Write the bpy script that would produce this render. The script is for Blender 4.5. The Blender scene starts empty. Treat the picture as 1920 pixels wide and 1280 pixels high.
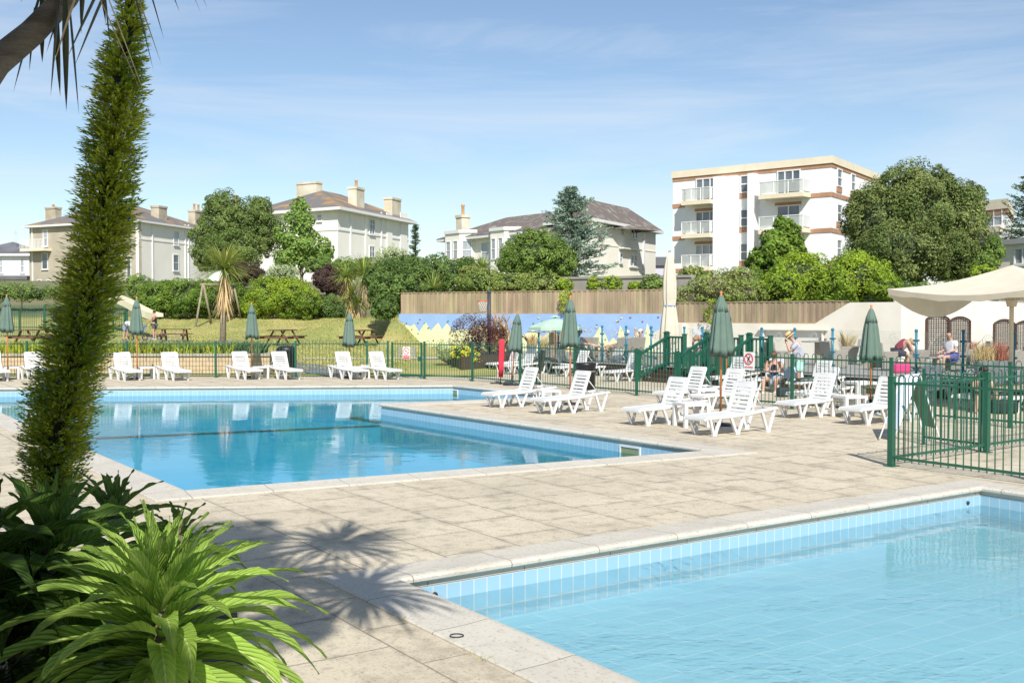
import bpy, bmesh, math, random
import numpy as np
from mathutils import Vector, Matrix
random.seed(7); RNG=np.random.default_rng(7)
PI=math.pi; R=math.radians
scn=bpy.context.scene; col=scn.collection
# ---------------------------------------------------------------- camera
FPX=2000.0; CZ=2.0; PITCH=math.atan(50/FPX)
cam=bpy.data.objects.new('camera',bpy.data.cameras.new('camera')); col.objects.link(cam)
cam.location=(0,0,CZ); cam.rotation_euler=(PI/2-PITCH,0,0)
cam.data.sensor_width=36; cam.data.lens=36*FPX/1920; cam.data.clip_end=5000; cam.data.clip_start=.05
scn.camera=cam
def ray(u,v):
    a=u-960.0; b=640.0-v
    return Vector((a, b*math.sin(PITCH)+FPX*math.cos(PITCH), b*math.cos(PITCH)-FPX*math.sin(PITCH)))
def G(u,v,z=0.0):                      # point on the level z seen at a photo pixel
    d=ray(u,v); t=(z-CZ)/d.z
    return Vector((d.x*t,d.y*t,z))
def P(u,v,Y):                          # point at depth Y
    d=ray(u,v); t=Y/d.y
    return Vector((d.x*t,Y,CZ+d.z*t))
AX=Vector((.825,.565,0)); BX=Vector((-.565,.825,0)); AANG=math.atan2(.565,.825)
# ---------------------------------------------------------------- mesh builder
class MB:
    def __init__(s): s.v=[]; s.f=[]; s.uv=[]; s.m=[]; s.sm=[]; s.mi=0; s.smooth=False; s.M=None
    def add(s,vs,fs,uvs=None,smooth=None):
        n=len(s.v)
        if s.M is not None: vs=[s.M@Vector(p) for p in vs]
        s.v+= [tuple(p) for p in vs]
        for k,f in enumerate(fs):
            s.f.append([i+n for i in f]); s.m.append(s.mi); s.sm.append(s.smooth if smooth is None else smooth)
            s.uv.append(uvs[k] if uvs else None)
        return s
    def box(s,x0,x1,y0,y1,z0,z1):
        v=[(x0,y0,z0),(x1,y0,z0),(x1,y1,z0),(x0,y1,z0),(x0,y0,z1),(x1,y0,z1),(x1,y1,z1),(x0,y1,z1)]
        return s.add(v,[(0,3,2,1),(4,5,6,7),(0,1,5,4),(1,2,6,5),(2,3,7,6),(3,0,4,7)],smooth=False)
    def cbox(s,c,d):
        return s.box(c[0]-d[0]/2,c[0]+d[0]/2,c[1]-d[1]/2,c[1]+d[1]/2,c[2]-d[2]/2,c[2]+d[2]/2)
    def beam(s,a,b,w,h,up=(0,0,1)):       # rectangular bar from a to b
        a=Vector(a); b=Vector(b); d=(b-a).normalized(); u=Vector(up)
        if abs(d.dot(u))>.98: u=Vector((1,0,0))
        r=d.cross(u).normalized(); u=r.cross(d).normalized()
        vs=[]
        for p in (a,b):
            for i,j in ((-1,-1),(1,-1),(1,1),(-1,1)): vs.append(p+r*(i*w/2)+u*(j*h/2))
        return s.add(vs,[(0,3,2,1),(4,5,6,7),(0,1,5,4),(1,2,6,5),(2,3,7,6),(3,0,4,7)],smooth=False)
    def tube(s,pts,rad,n=8,cap=True,smooth=True):
        pts=[Vector(p) for p in pts]; k=len(pts)
        if not hasattr(rad,'__len__'): rad=[rad]*k
        vs=[];fs=[];prev=None
        for i,p in enumerate(pts):
            d=(pts[min(i+1,k-1)]-pts[max(i-1,0)]).normalized()
            if prev is None:
                u=Vector((0,0,1)) if abs(d.z)<.9 else Vector((1,0,0))
                r=d.cross(u).normalized()
            else:
                r=(prev-d*prev.dot(d)).normalized()
            prev=r; q=d.cross(r)
            for j in range(n):
                a=2*PI*j/n; vs.append(p+(r*math.cos(a)+q*math.sin(a))*rad[i])
        for i in range(k-1):
            for j in range(n):
                a=i*n+j;b=i*n+(j+1)%n; fs.append((a,b,b+n,a+n))
        s.add(vs,fs,smooth=smooth)
        if cap:
            m=len(s.v)-len(vs); s.f.append([m+j for j in range(n)][::-1]); s.f.append([m+(k-1)*n+j for j in range(n)])
            s.m+=[s.mi]*2; s.sm+=[False]*2; s.uv+=[None]*2
        return s
    def lathe(s,prof,n=24,c=(0,0,0),mod=None,smooth=True,zmod=None):   # prof: (r,z)
        vs=[];fs=[]
        for i,(r,z) in enumerate(prof):
            for j in range(n):
                a=2*PI*j/n; rr=r*(mod(a,i/(len(prof)-1)) if mod else 1)
                vs.append((c[0]+rr*math.cos(a),c[1]+rr*math.sin(a),c[2]+z+(zmod(a,i) if zmod else 0)))
        for i in range(len(prof)-1):
            for j in range(n):
                a=i*n+j;b=i*n+(j+1)%n; fs.append((a,b,b+n,a+n))
        return s.add(vs,fs,smooth=smooth)
    def quad(s,a,b,c,d,uv=None): return s.add([a,b,c,d],[(0,1,2,3)],[uv] if uv else None,smooth=False)
    def prism(s,poly,z0,z1):
        n=len(poly); vs=[(p[0],p[1],z0) for p in poly]+[(p[0],p[1],z1) for p in poly]
        fs=[tuple(range(n))[::-1],tuple(range(n,2*n))]+[(i,(i+1)%n,(i+1)%n+n,i+n) for i in range(n)]
        return s.add(vs,fs,smooth=False)
    def vprism(s,poly,o,du,th):           # poly in (u,z) on a vertical plane: origin o, dir du, thickness th behind
        du=Vector(du); nn=Vector((-du.y,du.x,0))
        n=len(poly); vs=[Vector(o)+du*p[0]+Vector((0,0,p[1])) for p in poly]; vs+=[v+nn*th for v in vs]
        fs=[tuple(range(n)),tuple(range(n,2*n))[::-1]]+[((i+1)%n,i,i+n,(i+1)%n+n) for i in range(n)]
        return s.add(vs,fs,smooth=False)
    def sphere(s,c,r,n=12,m=8,sc=(1,1,1),jit=0):
        vs=[];fs=[]
        for i in range(m+1):
            t=PI*i/m
            for j in range(n):
                a=2*PI*j/n; k=1+jit*(random.random()-.5)*2
                vs.append((c[0]+r*sc[0]*k*math.sin(t)*math.cos(a),c[1]+r*sc[1]*k*math.sin(t)*math.sin(a),c[2]+r*sc[2]*k*math.cos(t)))
        for i in range(m):
            for j in range(n):
                a=i*n+j;b=i*n+(j+1)%n; fs.append((a,a+n,b+n,b))
        return s.add(vs,fs,smooth=True)
    def build(s,name,mats,parent=None,bevel=0):
        me=bpy.data.meshes.new(name); me.from_pydata(s.v,[],s.f)
        if not isinstance(mats,(list,tuple)): mats=[mats]
        for m in mats: me.materials.append(m)
        me.polygons.foreach_set('material_index',s.m); me.polygons.foreach_set('use_smooth',s.sm)
        if any(s.uv):
            l=me.uv_layers.new(name='UVMap'); k=0
            for f,uv in zip(s.f,s.uv):
                for i in range(len(f)):
                    l.data[k].uv=uv[i] if uv else (0,0); k+=1
        me.update()
        o=bpy.data.objects.new(name,me); col.objects.link(o); o.parent=parent
        if bevel:
            b=o.modifiers.new('bevel','BEVEL'); b.width=bevel; b.segments=2; b.limit_method='ANGLE'; b.angle_limit=R(40)
        return o
def tag(o,label=None,cat=None,group=None,kind=None):
    if label: o['label']=label
    if cat: o['category']=cat
    if group: o['group']=group
    if kind: o['kind']=kind
    return o
def thing(name,label,cat,loc=(0,0,0),rz=0,group=None):
    o=bpy.data.objects.new(name,None); col.objects.link(o); o.empty_display_size=.2
    o.location=loc; o.rotation_euler=(0,0,rz); return tag(o,label,cat,group)
def dup(root,loc,rz=0,label=None,group=None,scale=None,tilt=None):
    r=root.copy(); col.objects.link(r); r.location=loc; r.rotation_euler=(tilt[0] if tilt else 0,tilt[1] if tilt else 0,rz)
    if scale: r.scale=(scale,)*3
    if label: r['label']=label
    if group: r['group']=group
    for ch in list(root.children):
        c=ch.copy(); col.objects.link(c); c.parent=r
        for g in ch.children:
            d=g.copy(); col.objects.link(d); d.parent=c
    return r
# ---------------------------------------------------------------- materials
def mat(name,base,rough=.6,base2=None,nscale=3.0,bump=0,bscale=None,spec=.5,metal=0,trans=0,island=0,detail=6,coord='Object',stretch=None,ramp=(.35,.65),dist=.02,alpha=1):
    m=bpy.data.materials.new(name); m.use_nodes=True; nt=m.node_tree; N=nt.nodes; L=nt.links
    b=N['Principled BSDF']; b.inputs['Base Color'].default_value=(*base,1); b.inputs['Roughness'].default_value=rough
    b.inputs['Specular IOR Level'].default_value=spec; b.inputs['Metallic'].default_value=metal
    if alpha<1: b.inputs['Alpha'].default_value=alpha
    tc=N.new('ShaderNodeTexCoord'); vec=tc.outputs[coord]
    if stretch:
        mp=N.new('ShaderNodeMapping'); mp.inputs['Scale'].default_value=stretch; L.new(vec,mp.inputs[0]); vec=mp.outputs[0]
    out=None
    if base2:
        n=N.new('ShaderNodeTexNoise'); n.inputs['Scale'].default_value=nscale; n.inputs['Detail'].default_value=detail; L.new(vec,n.inputs[0])
        r=N.new('ShaderNodeMapRange'); r.inputs[1].default_value=ramp[0]; r.inputs[2].default_value=ramp[1]; L.new(n.outputs[0],r.inputs[0])
        mx=N.new('ShaderNodeMix'); mx.data_type='RGBA'; L.new(r.outputs[0],mx.inputs[0])
        mx.inputs[6].default_value=(*base,1); mx.inputs[7].default_value=(*base2,1); out=mx.outputs[2]
        L.new(out,b.inputs['Base Color'])
    if island:
        g=N.new('ShaderNodeNewGeometry'); h=N.new('ShaderNodeHueSaturation')
        r=N.new('ShaderNodeMapRange'); r.inputs[3].default_value=1-island; r.inputs[4].default_value=1+island; L.new(g.outputs['Random Per Island'],r.inputs[0])
        L.new(r.outputs[0],h.inputs['Value'])
        r2=N.new('ShaderNodeMapRange'); r2.inputs[3].default_value=.475; r2.inputs[4].default_value=.515
        fr=N.new('ShaderNodeMath'); fr.operation='FRACT'; ml=N.new('ShaderNodeMath'); ml.operation='MULTIPLY'; ml.inputs[1].default_value=17.3
        L.new(g.outputs['Random Per Island'],ml.inputs[0]); L.new(ml.outputs[0],fr.inputs[0]); L.new(fr.outputs[0],r2.inputs[0]); L.new(r2.outputs[0],h.inputs['Hue'])
        if out: L.new(out,h.inputs['Color'])
        else: h.inputs['Color'].default_value=(*base,1)
        out=h.outputs[0]; L.new(out,b.inputs['Base Color'])
    if bump:
        n2=N.new('ShaderNodeTexNoise'); n2.inputs['Scale'].default_value=bscale or nscale*4; n2.inputs['Detail'].default_value=5; L.new(vec,n2.inputs[0])
        bp=N.new('ShaderNodeBump'); bp.inputs['Strength'].default_value=bump; bp.inputs['Distance'].default_value=dist
        L.new(n2.outputs[0],bp.inputs['Height']); L.new(bp.outputs[0],b.inputs['Normal'])
    if trans:
        t=N.new('ShaderNodeBsdfTranslucent'); ms=N.new('ShaderNodeMixShader'); ms.inputs[0].default_value=trans
        if out: L.new(out,t.inputs[0])
        else: t.inputs[0].default_value=(*base,1)
        L.new(b.outputs[0],ms.inputs[1]); L.new(t.outputs[0],ms.inputs[2]); L.new(ms.outputs[0],N['Material Output'].inputs[0])
    return m
def leafm(name,c,isl=.35,trans=.3,rough=.7,c2=None,ns=.6):
    c=tuple(min(.75,x*1.65) for x in c); c2=tuple(x*1.65 for x in c2) if c2 else None
    return mat(name,c,rough,base2=c2,nscale=ns,trans=trans,island=isl,spec=.15,detail=2,coord='Object')
M={}
M['white_resin']=mat('white_resin',(.66,.66,.65),.35,base2=(.58,.58,.56),nscale=5,ramp=(.45,.8))
M['white']=mat('white_paint',(.8,.8,.78),.5)
M['green_paint']=mat('green_paint',(.010,.085,.05),.35,base2=(.013,.10,.06),nscale=8)
M['blue_paint']=mat('blue_paint',(.02,.16,.24),.35)
M['teak']=mat('teak_pole',(.62,.24,.09),.5,base2=(.5,.18,.06),nscale=6,stretch=(8,8,1))
M['umb']=mat('green_canvas',(.115,.18,.145),.85,base2=(.135,.205,.165),nscale=4,bump=.15,bscale=60,trans=.12)
M['umbpale']=mat('pale_green_canvas',(.45,.62,.50),.85,base2=(.5,.68,.56),nscale=4,trans=.3)
M['cream_canvas']=mat('cream_canvas',(.74,.68,.55),.85,base2=(.68,.62,.49),nscale=3,trans=.25)
M['black']=mat('black_plastic',(.012,.013,.015),.4)
M['black_iron']=mat('black_iron',(.02,.02,.022),.55)
M['rattan']=mat('dark_rattan',(.035,.025,.02),.6,bump=.5,bscale=60)
M['rattan_grey']=mat('grey_rattan',(.33,.30,.25),.65,base2=(.25,.225,.185),nscale=30,bump=.5,bscale=70)
M['red_cloth']=mat('red_cloth',(.62,.03,.06),.8)
M['red']=mat('red_paint',(.6,.02,.02),.5)
M['grey_metal']=mat('grey_metal',(.4,.42,.42),.4,metal=.6)
M['glass']=mat('window_glass',(.05,.07,.10),.06,spec=1.0,base2=(.16,.18,.2),nscale=.5)
M['curtain']=mat('curtained_glass',(.42,.44,.45),.12,spec=.9,base2=(.25,.28,.32),nscale=1.2,stretch=(6,6,.6))
M['brown_wood']=mat('dark_brown_boards',(.075,.04,.027),.6,base2=(.05,.028,.02),nscale=4,stretch=(1,1,8),bump=.3)
M['bench_wood']=mat('picnic_wood',(.16,.09,.05),.75,base2=(.10,.055,.03),nscale=5)
M['grey_wood']=mat('weathered_wood',(.30,.25,.18),.8,base2=(.22,.18,.12),nscale=4)
M['olive']=mat('olive_board',(.16,.17,.10),.7)
def nt_new(name):
    m=bpy.data.materials.new(name); m.use_nodes=True; return m,m.node_tree.nodes,m.node_tree.links,m.node_tree.nodes['Principled BSDF']
def brickmat(name,c1,c2,mortar,w,h,ms,rot=0,offset=.5,uv=False,rough=.7,stain=None,bump=.4,noise_amt=0,mort_smooth=.1,distort=0,nsc=1.2,swap=False,fine=0,dist=.01,edge=0):
    m,N,L,b=nt_new(name); tc=N.new('ShaderNodeTexCoord'); mp=N.new('ShaderNodeMapping')
    mp.inputs['Rotation'].default_value=(0,0,rot); L.new(tc.outputs['UV' if uv else 'Object'],mp.inputs[0]); vec=mp.outputs[0]
    if distort:
        nz=N.new('ShaderNodeTexNoise'); nz.inputs['Scale'].default_value=2.2; L.new(vec,nz.inputs[0])
        mm=N.new('ShaderNodeVectorMath'); mm.operation='MULTIPLY_ADD'; L.new(nz.outputs['Color'],mm.inputs[0]); mm.inputs[1].default_value=(distort,distort,0); L.new(vec,mm.inputs[2]); vec2=mm.outputs[0]
    else: vec2=vec
    bt=N.new('ShaderNodeTexBrick'); bt.offset=offset; bt.inputs['Color1'].default_value=(*c1,1); bt.inputs['Color2'].default_value=(*c2,1); bt.inputs['Mortar'].default_value=(*mortar,1)
    bt.inputs['Scale'].default_value=1; bt.inputs['Brick Width'].default_value=w; bt.inputs['Row Height'].default_value=h; bt.inputs['Mortar Size'].default_value=ms; bt.inputs['Mortar Smooth'].default_value=mort_smooth
    L.new(vec2,bt.inputs[0]); out=bt.outputs['Color']
    if stain:
        for (sc,lo,hi,c,amt) in stain:
            n=N.new('ShaderNodeTexNoise'); n.inputs['Scale'].default_value=sc; n.inputs['Detail'].default_value=8; n.inputs['Roughness'].default_value=.65; L.new(vec,n.inputs[0])
            r=N.new('ShaderNodeMapRange'); r.inputs[1].default_value=lo; r.inputs[2].default_value=hi; r.inputs[4].default_value=amt; L.new(n.outputs[0],r.inputs[0])
            mx=N.new('ShaderNodeMix'); mx.data_type='RGBA'; L.new(r.outputs[0],mx.inputs[0]); L.new(out,mx.inputs[6]); mx.inputs[7].default_value=(*c,1); out=mx.outputs[2]
    if edge:
        b2=N.new('ShaderNodeTexBrick'); b2.offset=offset
        for k_,v_ in (('Scale',1),('Brick Width',w),('Row Height',h),('Mortar Size',.11),('Mortar Smooth',1.0)): b2.inputs[k_].default_value=v_
        b2.inputs['Color1'].default_value=b2.inputs['Color2'].default_value=(0,0,0,1); b2.inputs['Mortar'].default_value=(1,1,1,1); L.new(vec2,b2.inputs[0])
        n=N.new('ShaderNodeTexNoise'); n.inputs['Scale'].default_value=5; n.inputs['Detail'].default_value=9; n.inputs['Roughness'].default_value=.75; L.new(vec,n.inputs[0])
        r=N.new('ShaderNodeMapRange'); r.inputs[1].default_value=.48; r.inputs[2].default_value=.60; r.inputs[4].default_value=edge; L.new(n.outputs[0],r.inputs[0])
        mu=N.new('ShaderNodeMath'); mu.operation='MULTIPLY'; L.new(r.outputs[0],mu.inputs[0]); L.new(b2.outputs['Fac'],mu.inputs[1])
        mx=N.new('ShaderNodeMix'); mx.data_type='RGBA'; L.new(mu.outputs[0],mx.inputs[0]); L.new(out,mx.inputs[6]); mx.inputs[7].default_value=(.13,.115,.09,1); out=mx.outputs[2]
    L.new(out,b.inputs['Base Color']); b.inputs['Roughness'].default_value=rough
    ad=N.new('ShaderNodeMath'); ad.operation='MULTIPLY_ADD'; ad.inputs[1].default_value=-1
    n=N.new('ShaderNodeTexNoise'); n.inputs['Scale'].default_value=60; n.inputs['Detail'].default_value=4; L.new(vec,n.inputs[0])
    sc=N.new('ShaderNodeMath'); sc.operation='MULTIPLY'; sc.inputs[1].default_value=fine; L.new(n.outputs[0],sc.inputs[0])
    L.new(bt.outputs['Fac'],ad.inputs[0]); L.new(sc.outputs[0],ad.inputs[2])
    bp=N.new('ShaderNodeBump'); bp.inputs['Strength'].default_value=bump; bp.inputs['Distance'].default_value=dist; L.new(ad.outputs[0],bp.inputs['Height']); L.new(bp.outputs[0],b.inputs['Normal'])
    return m
M['paving']=brickmat('concrete_paving',(.57,.50,.37),(.52,.455,.335),(.25,.205,.145),.76,.75,.007,rot=-(AANG+PI/2),offset=.5,rough=.9,distort=.02,bump=.7,fine=.35,edge=.42,
    stain=[(.55,.45,.72,(.36,.31,.23),.6),(2.6,.52,.70,(.20,.17,.125),.6),(9,.52,.66,(.27,.23,.17),.5),(48,.55,.66,(.14,.12,.09),.7)])
M['coping']=brickmat('stone_coping',(.53,.495,.42),(.49,.455,.385),(.26,.23,.18),.9,5,.006,uv=True,offset=0,rough=.8,bump=.4,fine=.4,
    stain=[(1.7,.5,.74,(.36,.33,.27),.6),(9,.52,.68,(.36,.33,.26),.5),(34,.55,.66,(.19,.17,.13),.6)])
M['tile']=brickmat('pool_wall_tile',(.26,.42,.52),(.28,.445,.54),(.45,.50,.51),.123,.245,.006,uv=True,offset=0,rough=.15,bump=.15)
M['tile_floor']=brickmat('pool_floor_tile',(.30,.52,.575),(.325,.55,.60),(.48,.62,.63),.5,.25,.006,rot=-AANG,offset=.5,rough=.3,bump=.05)
M['tile_deep']=brickmat('deep_pool_tile',(.06,.47,.66),(.07,.50,.69),(.14,.46,.56),.5,.25,.006,rot=-AANG,offset=.5,rough=.3,bump=.05)
M['stone_wall']=brickmat('garden_stone_blocks',(.56,.42,.26),(.48,.37,.24),(.34,.28,.2),.42,.15,.012,uv=True,rough=.9,distort=.02,bump=.8,dist=.02,stain=[(4,.5,.7,(.42,.30,.18),.4)])
M['lane']=mat('dark_lane_tile',(.01,.02,.03),.4)
def watermat(name,tint,scale,strength,dist):
    m,N,L,b=nt_new(name); N.remove(b)
    tr=N.new('ShaderNodeBsdfTransparent'); tr.inputs[0].default_value=(*tint,1)
    gl=N.new('ShaderNodeBsdfGlossy'); gl.inputs['Roughness'].default_value=.015
    fr=N.new('ShaderNodeFresnel'); fr.inputs[0].default_value=1.333
    mx=N.new('ShaderNodeMixShader')
    tc=N.new('ShaderNodeTexCoord'); mp=N.new('ShaderNodeMapping'); mp.inputs['Rotation'].default_value=(0,0,.25); mp.inputs['Scale'].default_value=(1,1.5,1); L.new(tc.outputs['Object'],mp.inputs[0])
    n=N.new('ShaderNodeTexNoise'); n.inputs['Scale'].default_value=scale; n.inputs['Detail'].default_value=4; n.inputs['Distortion'].default_value=.6; L.new(mp.outputs[0],n.inputs[0])
    n2=N.new('ShaderNodeTexNoise'); n2.inputs['Scale'].default_value=scale*.22; n2.inputs['Detail'].default_value=2; L.new(mp.outputs[0],n2.inputs[0])
    n3=N.new('ShaderNodeTexNoise'); n3.inputs['Scale'].default_value=.35; n3.inputs['Detail'].default_value=1; L.new(mp.outputs[0],n3.inputs[0])
    r=N.new('ShaderNodeMapRange'); r.inputs[1].default_value=.4; r.inputs[2].default_value=.62; r.inputs[3].default_value=.12; r.inputs[4].default_value=1.0; L.new(n3.outputs[0],r.inputs[0])
    ml=N.new('ShaderNodeMath'); ml.operation='MULTIPLY'; L.new(n.outputs[0],ml.inputs[0]); L.new(r.outputs[0],ml.inputs[1])
    ad=N.new('ShaderNodeMath'); ad.operation='MULTIPLY_ADD'; L.new(n2.outputs[0],ad.inputs[0]); ad.inputs[1].default_value=1.6; L.new(ml.outputs[0],ad.inputs[2])
    bp=N.new('ShaderNodeBump'); bp.inputs['Strength'].default_value=strength; bp.inputs['Distance'].default_value=dist; L.new(ad.outputs[0],bp.inputs['Height'])
    L.new(bp.outputs[0],gl.inputs['Normal']); L.new(bp.outputs[0],fr.inputs['Normal'])
    L.new(fr.outputs[0],mx.inputs[0]); L.new(tr.outputs[0],mx.inputs[1]); L.new(gl.outputs[0],mx.inputs[2]); L.new(mx.outputs[0],N['Material Output'].inputs[0])
    return m
M['water_deep']=watermat('deep_pool_water',(.50,.91,.98),6,.26,.006)
M['water_shallow']=watermat('shallow_pool_water',(.88,.97,1.0),9,.42,.009)
def glassmat(name,tint,amt=.0):
    m,N,L,b=nt_new(name); N.remove(b)
    tr=N.new('ShaderNodeBsdfTransparent'); tr.inputs[0].default_value=(*tint,1); gl=N.new('ShaderNodeBsdfGlossy'); gl.inputs['Roughness'].default_value=.02
    df=N.new('ShaderNodeBsdfDiffuse'); df.inputs[0].default_value=(.7,.72,.7,1); m0=N.new('ShaderNodeMixShader'); m0.inputs[0].default_value=amt
    L.new(tr.outputs[0],m0.inputs[1]); L.new(df.outputs[0],m0.inputs[2])
    fr=N.new('ShaderNodeFresnel'); fr.inputs[0].default_value=1.22; mx=N.new('ShaderNodeMixShader'); L.new(fr.outputs[0],mx.inputs[0]); L.new(m0.outputs[0],mx.inputs[1]); L.new(gl.outputs[0],mx.inputs[2]); L.new(mx.outputs[0],N['Material Output'].inputs[0])
    return m
M['screen_glass']=glassmat('screen_glass',(.97,.98,.98),.03)
M['balcony_glass']=glassmat('balcony_glass',(.85,.88,.86),.35)
# ---------------------------------------------------------------- foliage
def cloud(name,blobs,n,leaf,m,parent=None,core=None,aspect=.45,clump=.3,ncl=None,up=.35,shell=(.72,1.0),droop=0,coref=.70,rough=1,fillf=.25):
    """leaf-sized faces gathered in clumps over ellipsoid lobes; blobs = (x,y,z,rx,ry,rz)"""
    blobs=[tuple(b) for b in blobs]
    vol=np.array([(b[3]*b[4]+b[4]*b[5]+b[3]*b[5]) for b in blobs]); vol/=vol.sum()
    C=[];Nn=[]
    for b,w in zip(blobs,vol):
        k=int(n*w); rm=(b[3]*b[4]*b[5])**(1/3)
        nc=ncl or max(10,int(9/clump**2*rough*.5))
        u=RNG.normal(size=(nc,3)); u/=np.linalg.norm(u,axis=1)[:,None]
        rr=np.array(b[3:6]); cc=np.array(b[:3])+u*rr*RNG.uniform(.78,1.02,size=(nc,1))
        cr=clump*rm*RNG.uniform(.6,1.25,size=nc)
        idx=RNG.integers(0,nc,k)
        d=RNG.normal(size=(k,3)); d/=np.linalg.norm(d,axis=1)[:,None]
        flip=(d*u[idx]).sum(1)<-.2; d[flip]*=-1
        p=cc[idx]+d*(cr[idx]*RNG.uniform(*shell,size=k)**.7)[:,None]
        kf=int(k*fillf)
        if kf:
            u2=RNG.normal(size=(kf,3)); u2/=np.linalg.norm(u2,axis=1)[:,None]; p[:kf]=np.array(b[:3])+u2*rr*RNG.uniform(.70,1.0,size=(kf,1)); d[:kf]=u2
        nn=d*.8+u[idx]*.5+np.array([0,0,up])+RNG.normal(size=(k,3))*.55
        C.append(p);Nn.append(nn)
    C=np.vstack(C);Nn=np.vstack(Nn);Nn/=np.linalg.norm(Nn,axis=1)[:,None]; k=len(C)
    t=RNG.normal(size=(k,3)); t[:,2]-=droop; t-=Nn*(t*Nn).sum(1)[:,None]; t/=np.linalg.norm(t,axis=1)[:,None]
    s=np.cross(Nn,t); sz=leaf*RNG.uniform(.6,1.35,size=(k,1))
    V=np.empty((k,4,3)); V[:,0]=C-t*sz*.5; V[:,1]=C+s*sz*aspect*.5-Nn*sz*.06; V[:,2]=C+t*sz*.5; V[:,3]=C-s*sz*aspect*.5-Nn*sz*.06
    me=bpy.data.meshes.new(name); V=V.reshape(-1,3); nv=len(V)
    cv=[];cf=[]
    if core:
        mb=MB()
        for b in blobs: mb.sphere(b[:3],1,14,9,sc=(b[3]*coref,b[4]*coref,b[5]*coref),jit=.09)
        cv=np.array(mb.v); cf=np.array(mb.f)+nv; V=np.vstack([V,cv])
    nf=k+len(cf); me.vertices.add(len(V)); me.vertices.foreach_set('co',V.ravel())
    F=np.arange(nv).reshape(-1,4)
    if len(cf): F=np.vstack([F,cf])
    me.loops.add(nf*4); me.loops.foreach_set('vertex_index',F.ravel().astype(np.int32))
    me.polygons.add(nf); me.polygons.foreach_set('loop_start',np.arange(nf,dtype=np.int32)*4); me.polygons.foreach_set('loop_total',np.full(nf,4,dtype=np.int32))
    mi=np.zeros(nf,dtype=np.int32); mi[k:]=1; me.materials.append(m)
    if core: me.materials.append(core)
    me.polygons.foreach_set('material_index',mi); me.update(); me.validate()
    o=bpy.data.objects.new(name,me); col.objects.link(o); o.parent=parent
    return o
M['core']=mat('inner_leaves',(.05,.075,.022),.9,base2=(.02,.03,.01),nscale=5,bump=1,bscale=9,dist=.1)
M['core_dry']=mat('inner_dry_twigs',(.07,.06,.035),.9)
M['bark']=mat('bark',(.16,.12,.085),.9,base2=(.09,.07,.05),nscale=6,bump=.8,bscale=20)
M['bark_pale']=mat('pale_bark',(.36,.31,.24),.9,base2=(.24,.20,.15),nscale=5,stretch=(1,1,6),bump=.8,bscale=14)
def tree(name,label,cat,base,blobs,n,leaf,m,trunk_r=.15,core='core',limbs=5,group=None,bark='bark',**kw):
    t=thing(name,label,cat,base,0,group); bx,by,bz=base
    bl=[(b[0]-bx,b[1]-by,b[2]-bz,*b[3:]) for b in blobs]
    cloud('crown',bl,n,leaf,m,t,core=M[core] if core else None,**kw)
    tb=MB(); zc=min(b[2] for b in bl); top=max(b[2] for b in bl)
    tb.tube([(0,0,-.3),(.05,0,zc*.5),(.0,.05,zc),(0,0,top)],[trunk_r*1.3,trunk_r,trunk_r*.8,trunk_r*.3],8)
    for i in range(limbs):
        b=bl[i%len(bl)]; a=random.random()*6.28; z0=zc*(.5+.4*random.random())
        e=Vector((b[0]+b[3]*.8*math.cos(a),b[1]+b[4]*.8*math.sin(a),b[2]+b[5]*random.uniform(-.2,.7)))
        tb.tube([(0,0,z0),Vector((0,0,z0)).lerp(e,.5)+Vector((0,0,.1*e.length)),e],[trunk_r*.5,trunk_r*.3,trunk_r*.08],6)
    tb.build('trunk',M[bark],t)
    return t
# ================================================================ setting
# ---- pools
def offs(poly,d):                       # offset a ccw polygon outward by d (mitred)
    n=len(poly); out=[]
    for i in range(n):
        a=poly[i-1];b=poly[i];c=poly[(i+1)%n]
        e1=(b-a).normalized(); e2=(c-b).normalized(); n1=Vector((e1.y,-e1.x,0)); n2=Vector((e2.y,-e2.x,0))
        k=n1.dot(n2); out.append(b+(n1+n2)/(1+k)*d)
    return out
def ccw(p):
    a=sum(p[i-1].x*p[i].y-p[i].x*p[i-1].y for i in range(len(p)))
    return p if a>0 else p[::-1]
C1=G(741,1091)
near=ccw([C1, C1+AX*7.6, C1+AX*7.6-BX*8.5, C1-BX*8.5])
mainp=ccw([G(345,924),G(1335,847),G(714,759),G(1065,745),G(850,724),G(-108,730)])
def fill(name,loops,z,m,kind='structure',parent=None):
    bm=bmesh.new(); es=[]
    for lp in loops:
        vs=[bm.verts.new((p.x,p.y,z)) for p in lp]
        for i in range(len(vs)): es.append(bm.edges.new((vs[i-1],vs[i])))
    bmesh.ops.triangle_fill(bm,use_beauty=True,use_dissolve=False,edges=es,normal=(0,0,1))
    for f in bm.faces:
        if f.normal.z<0: f.normal_flip()
    me=bpy.data.meshes.new(name); bm.to_mesh(me); bm.free(); me.materials.append(m)
    o=bpy.data.objects.new(name,me); col.objects.link(o); o.parent=parent
    if kind and not parent: o['kind']=kind
    return o
outer=[Vector((-40,-14,0)),Vector((30,-14,0)),Vector((30,30,0)),Vector((12,36.2,0)),Vector((4,42,0)),Vector((-3,42.5,0)),Vector((-4.6,35.1,0)),Vector((-40,35.3,0))]
fill('paving',[outer,offs(near,.41),offs(mainp,.41)],0,M['paving'])
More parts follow.
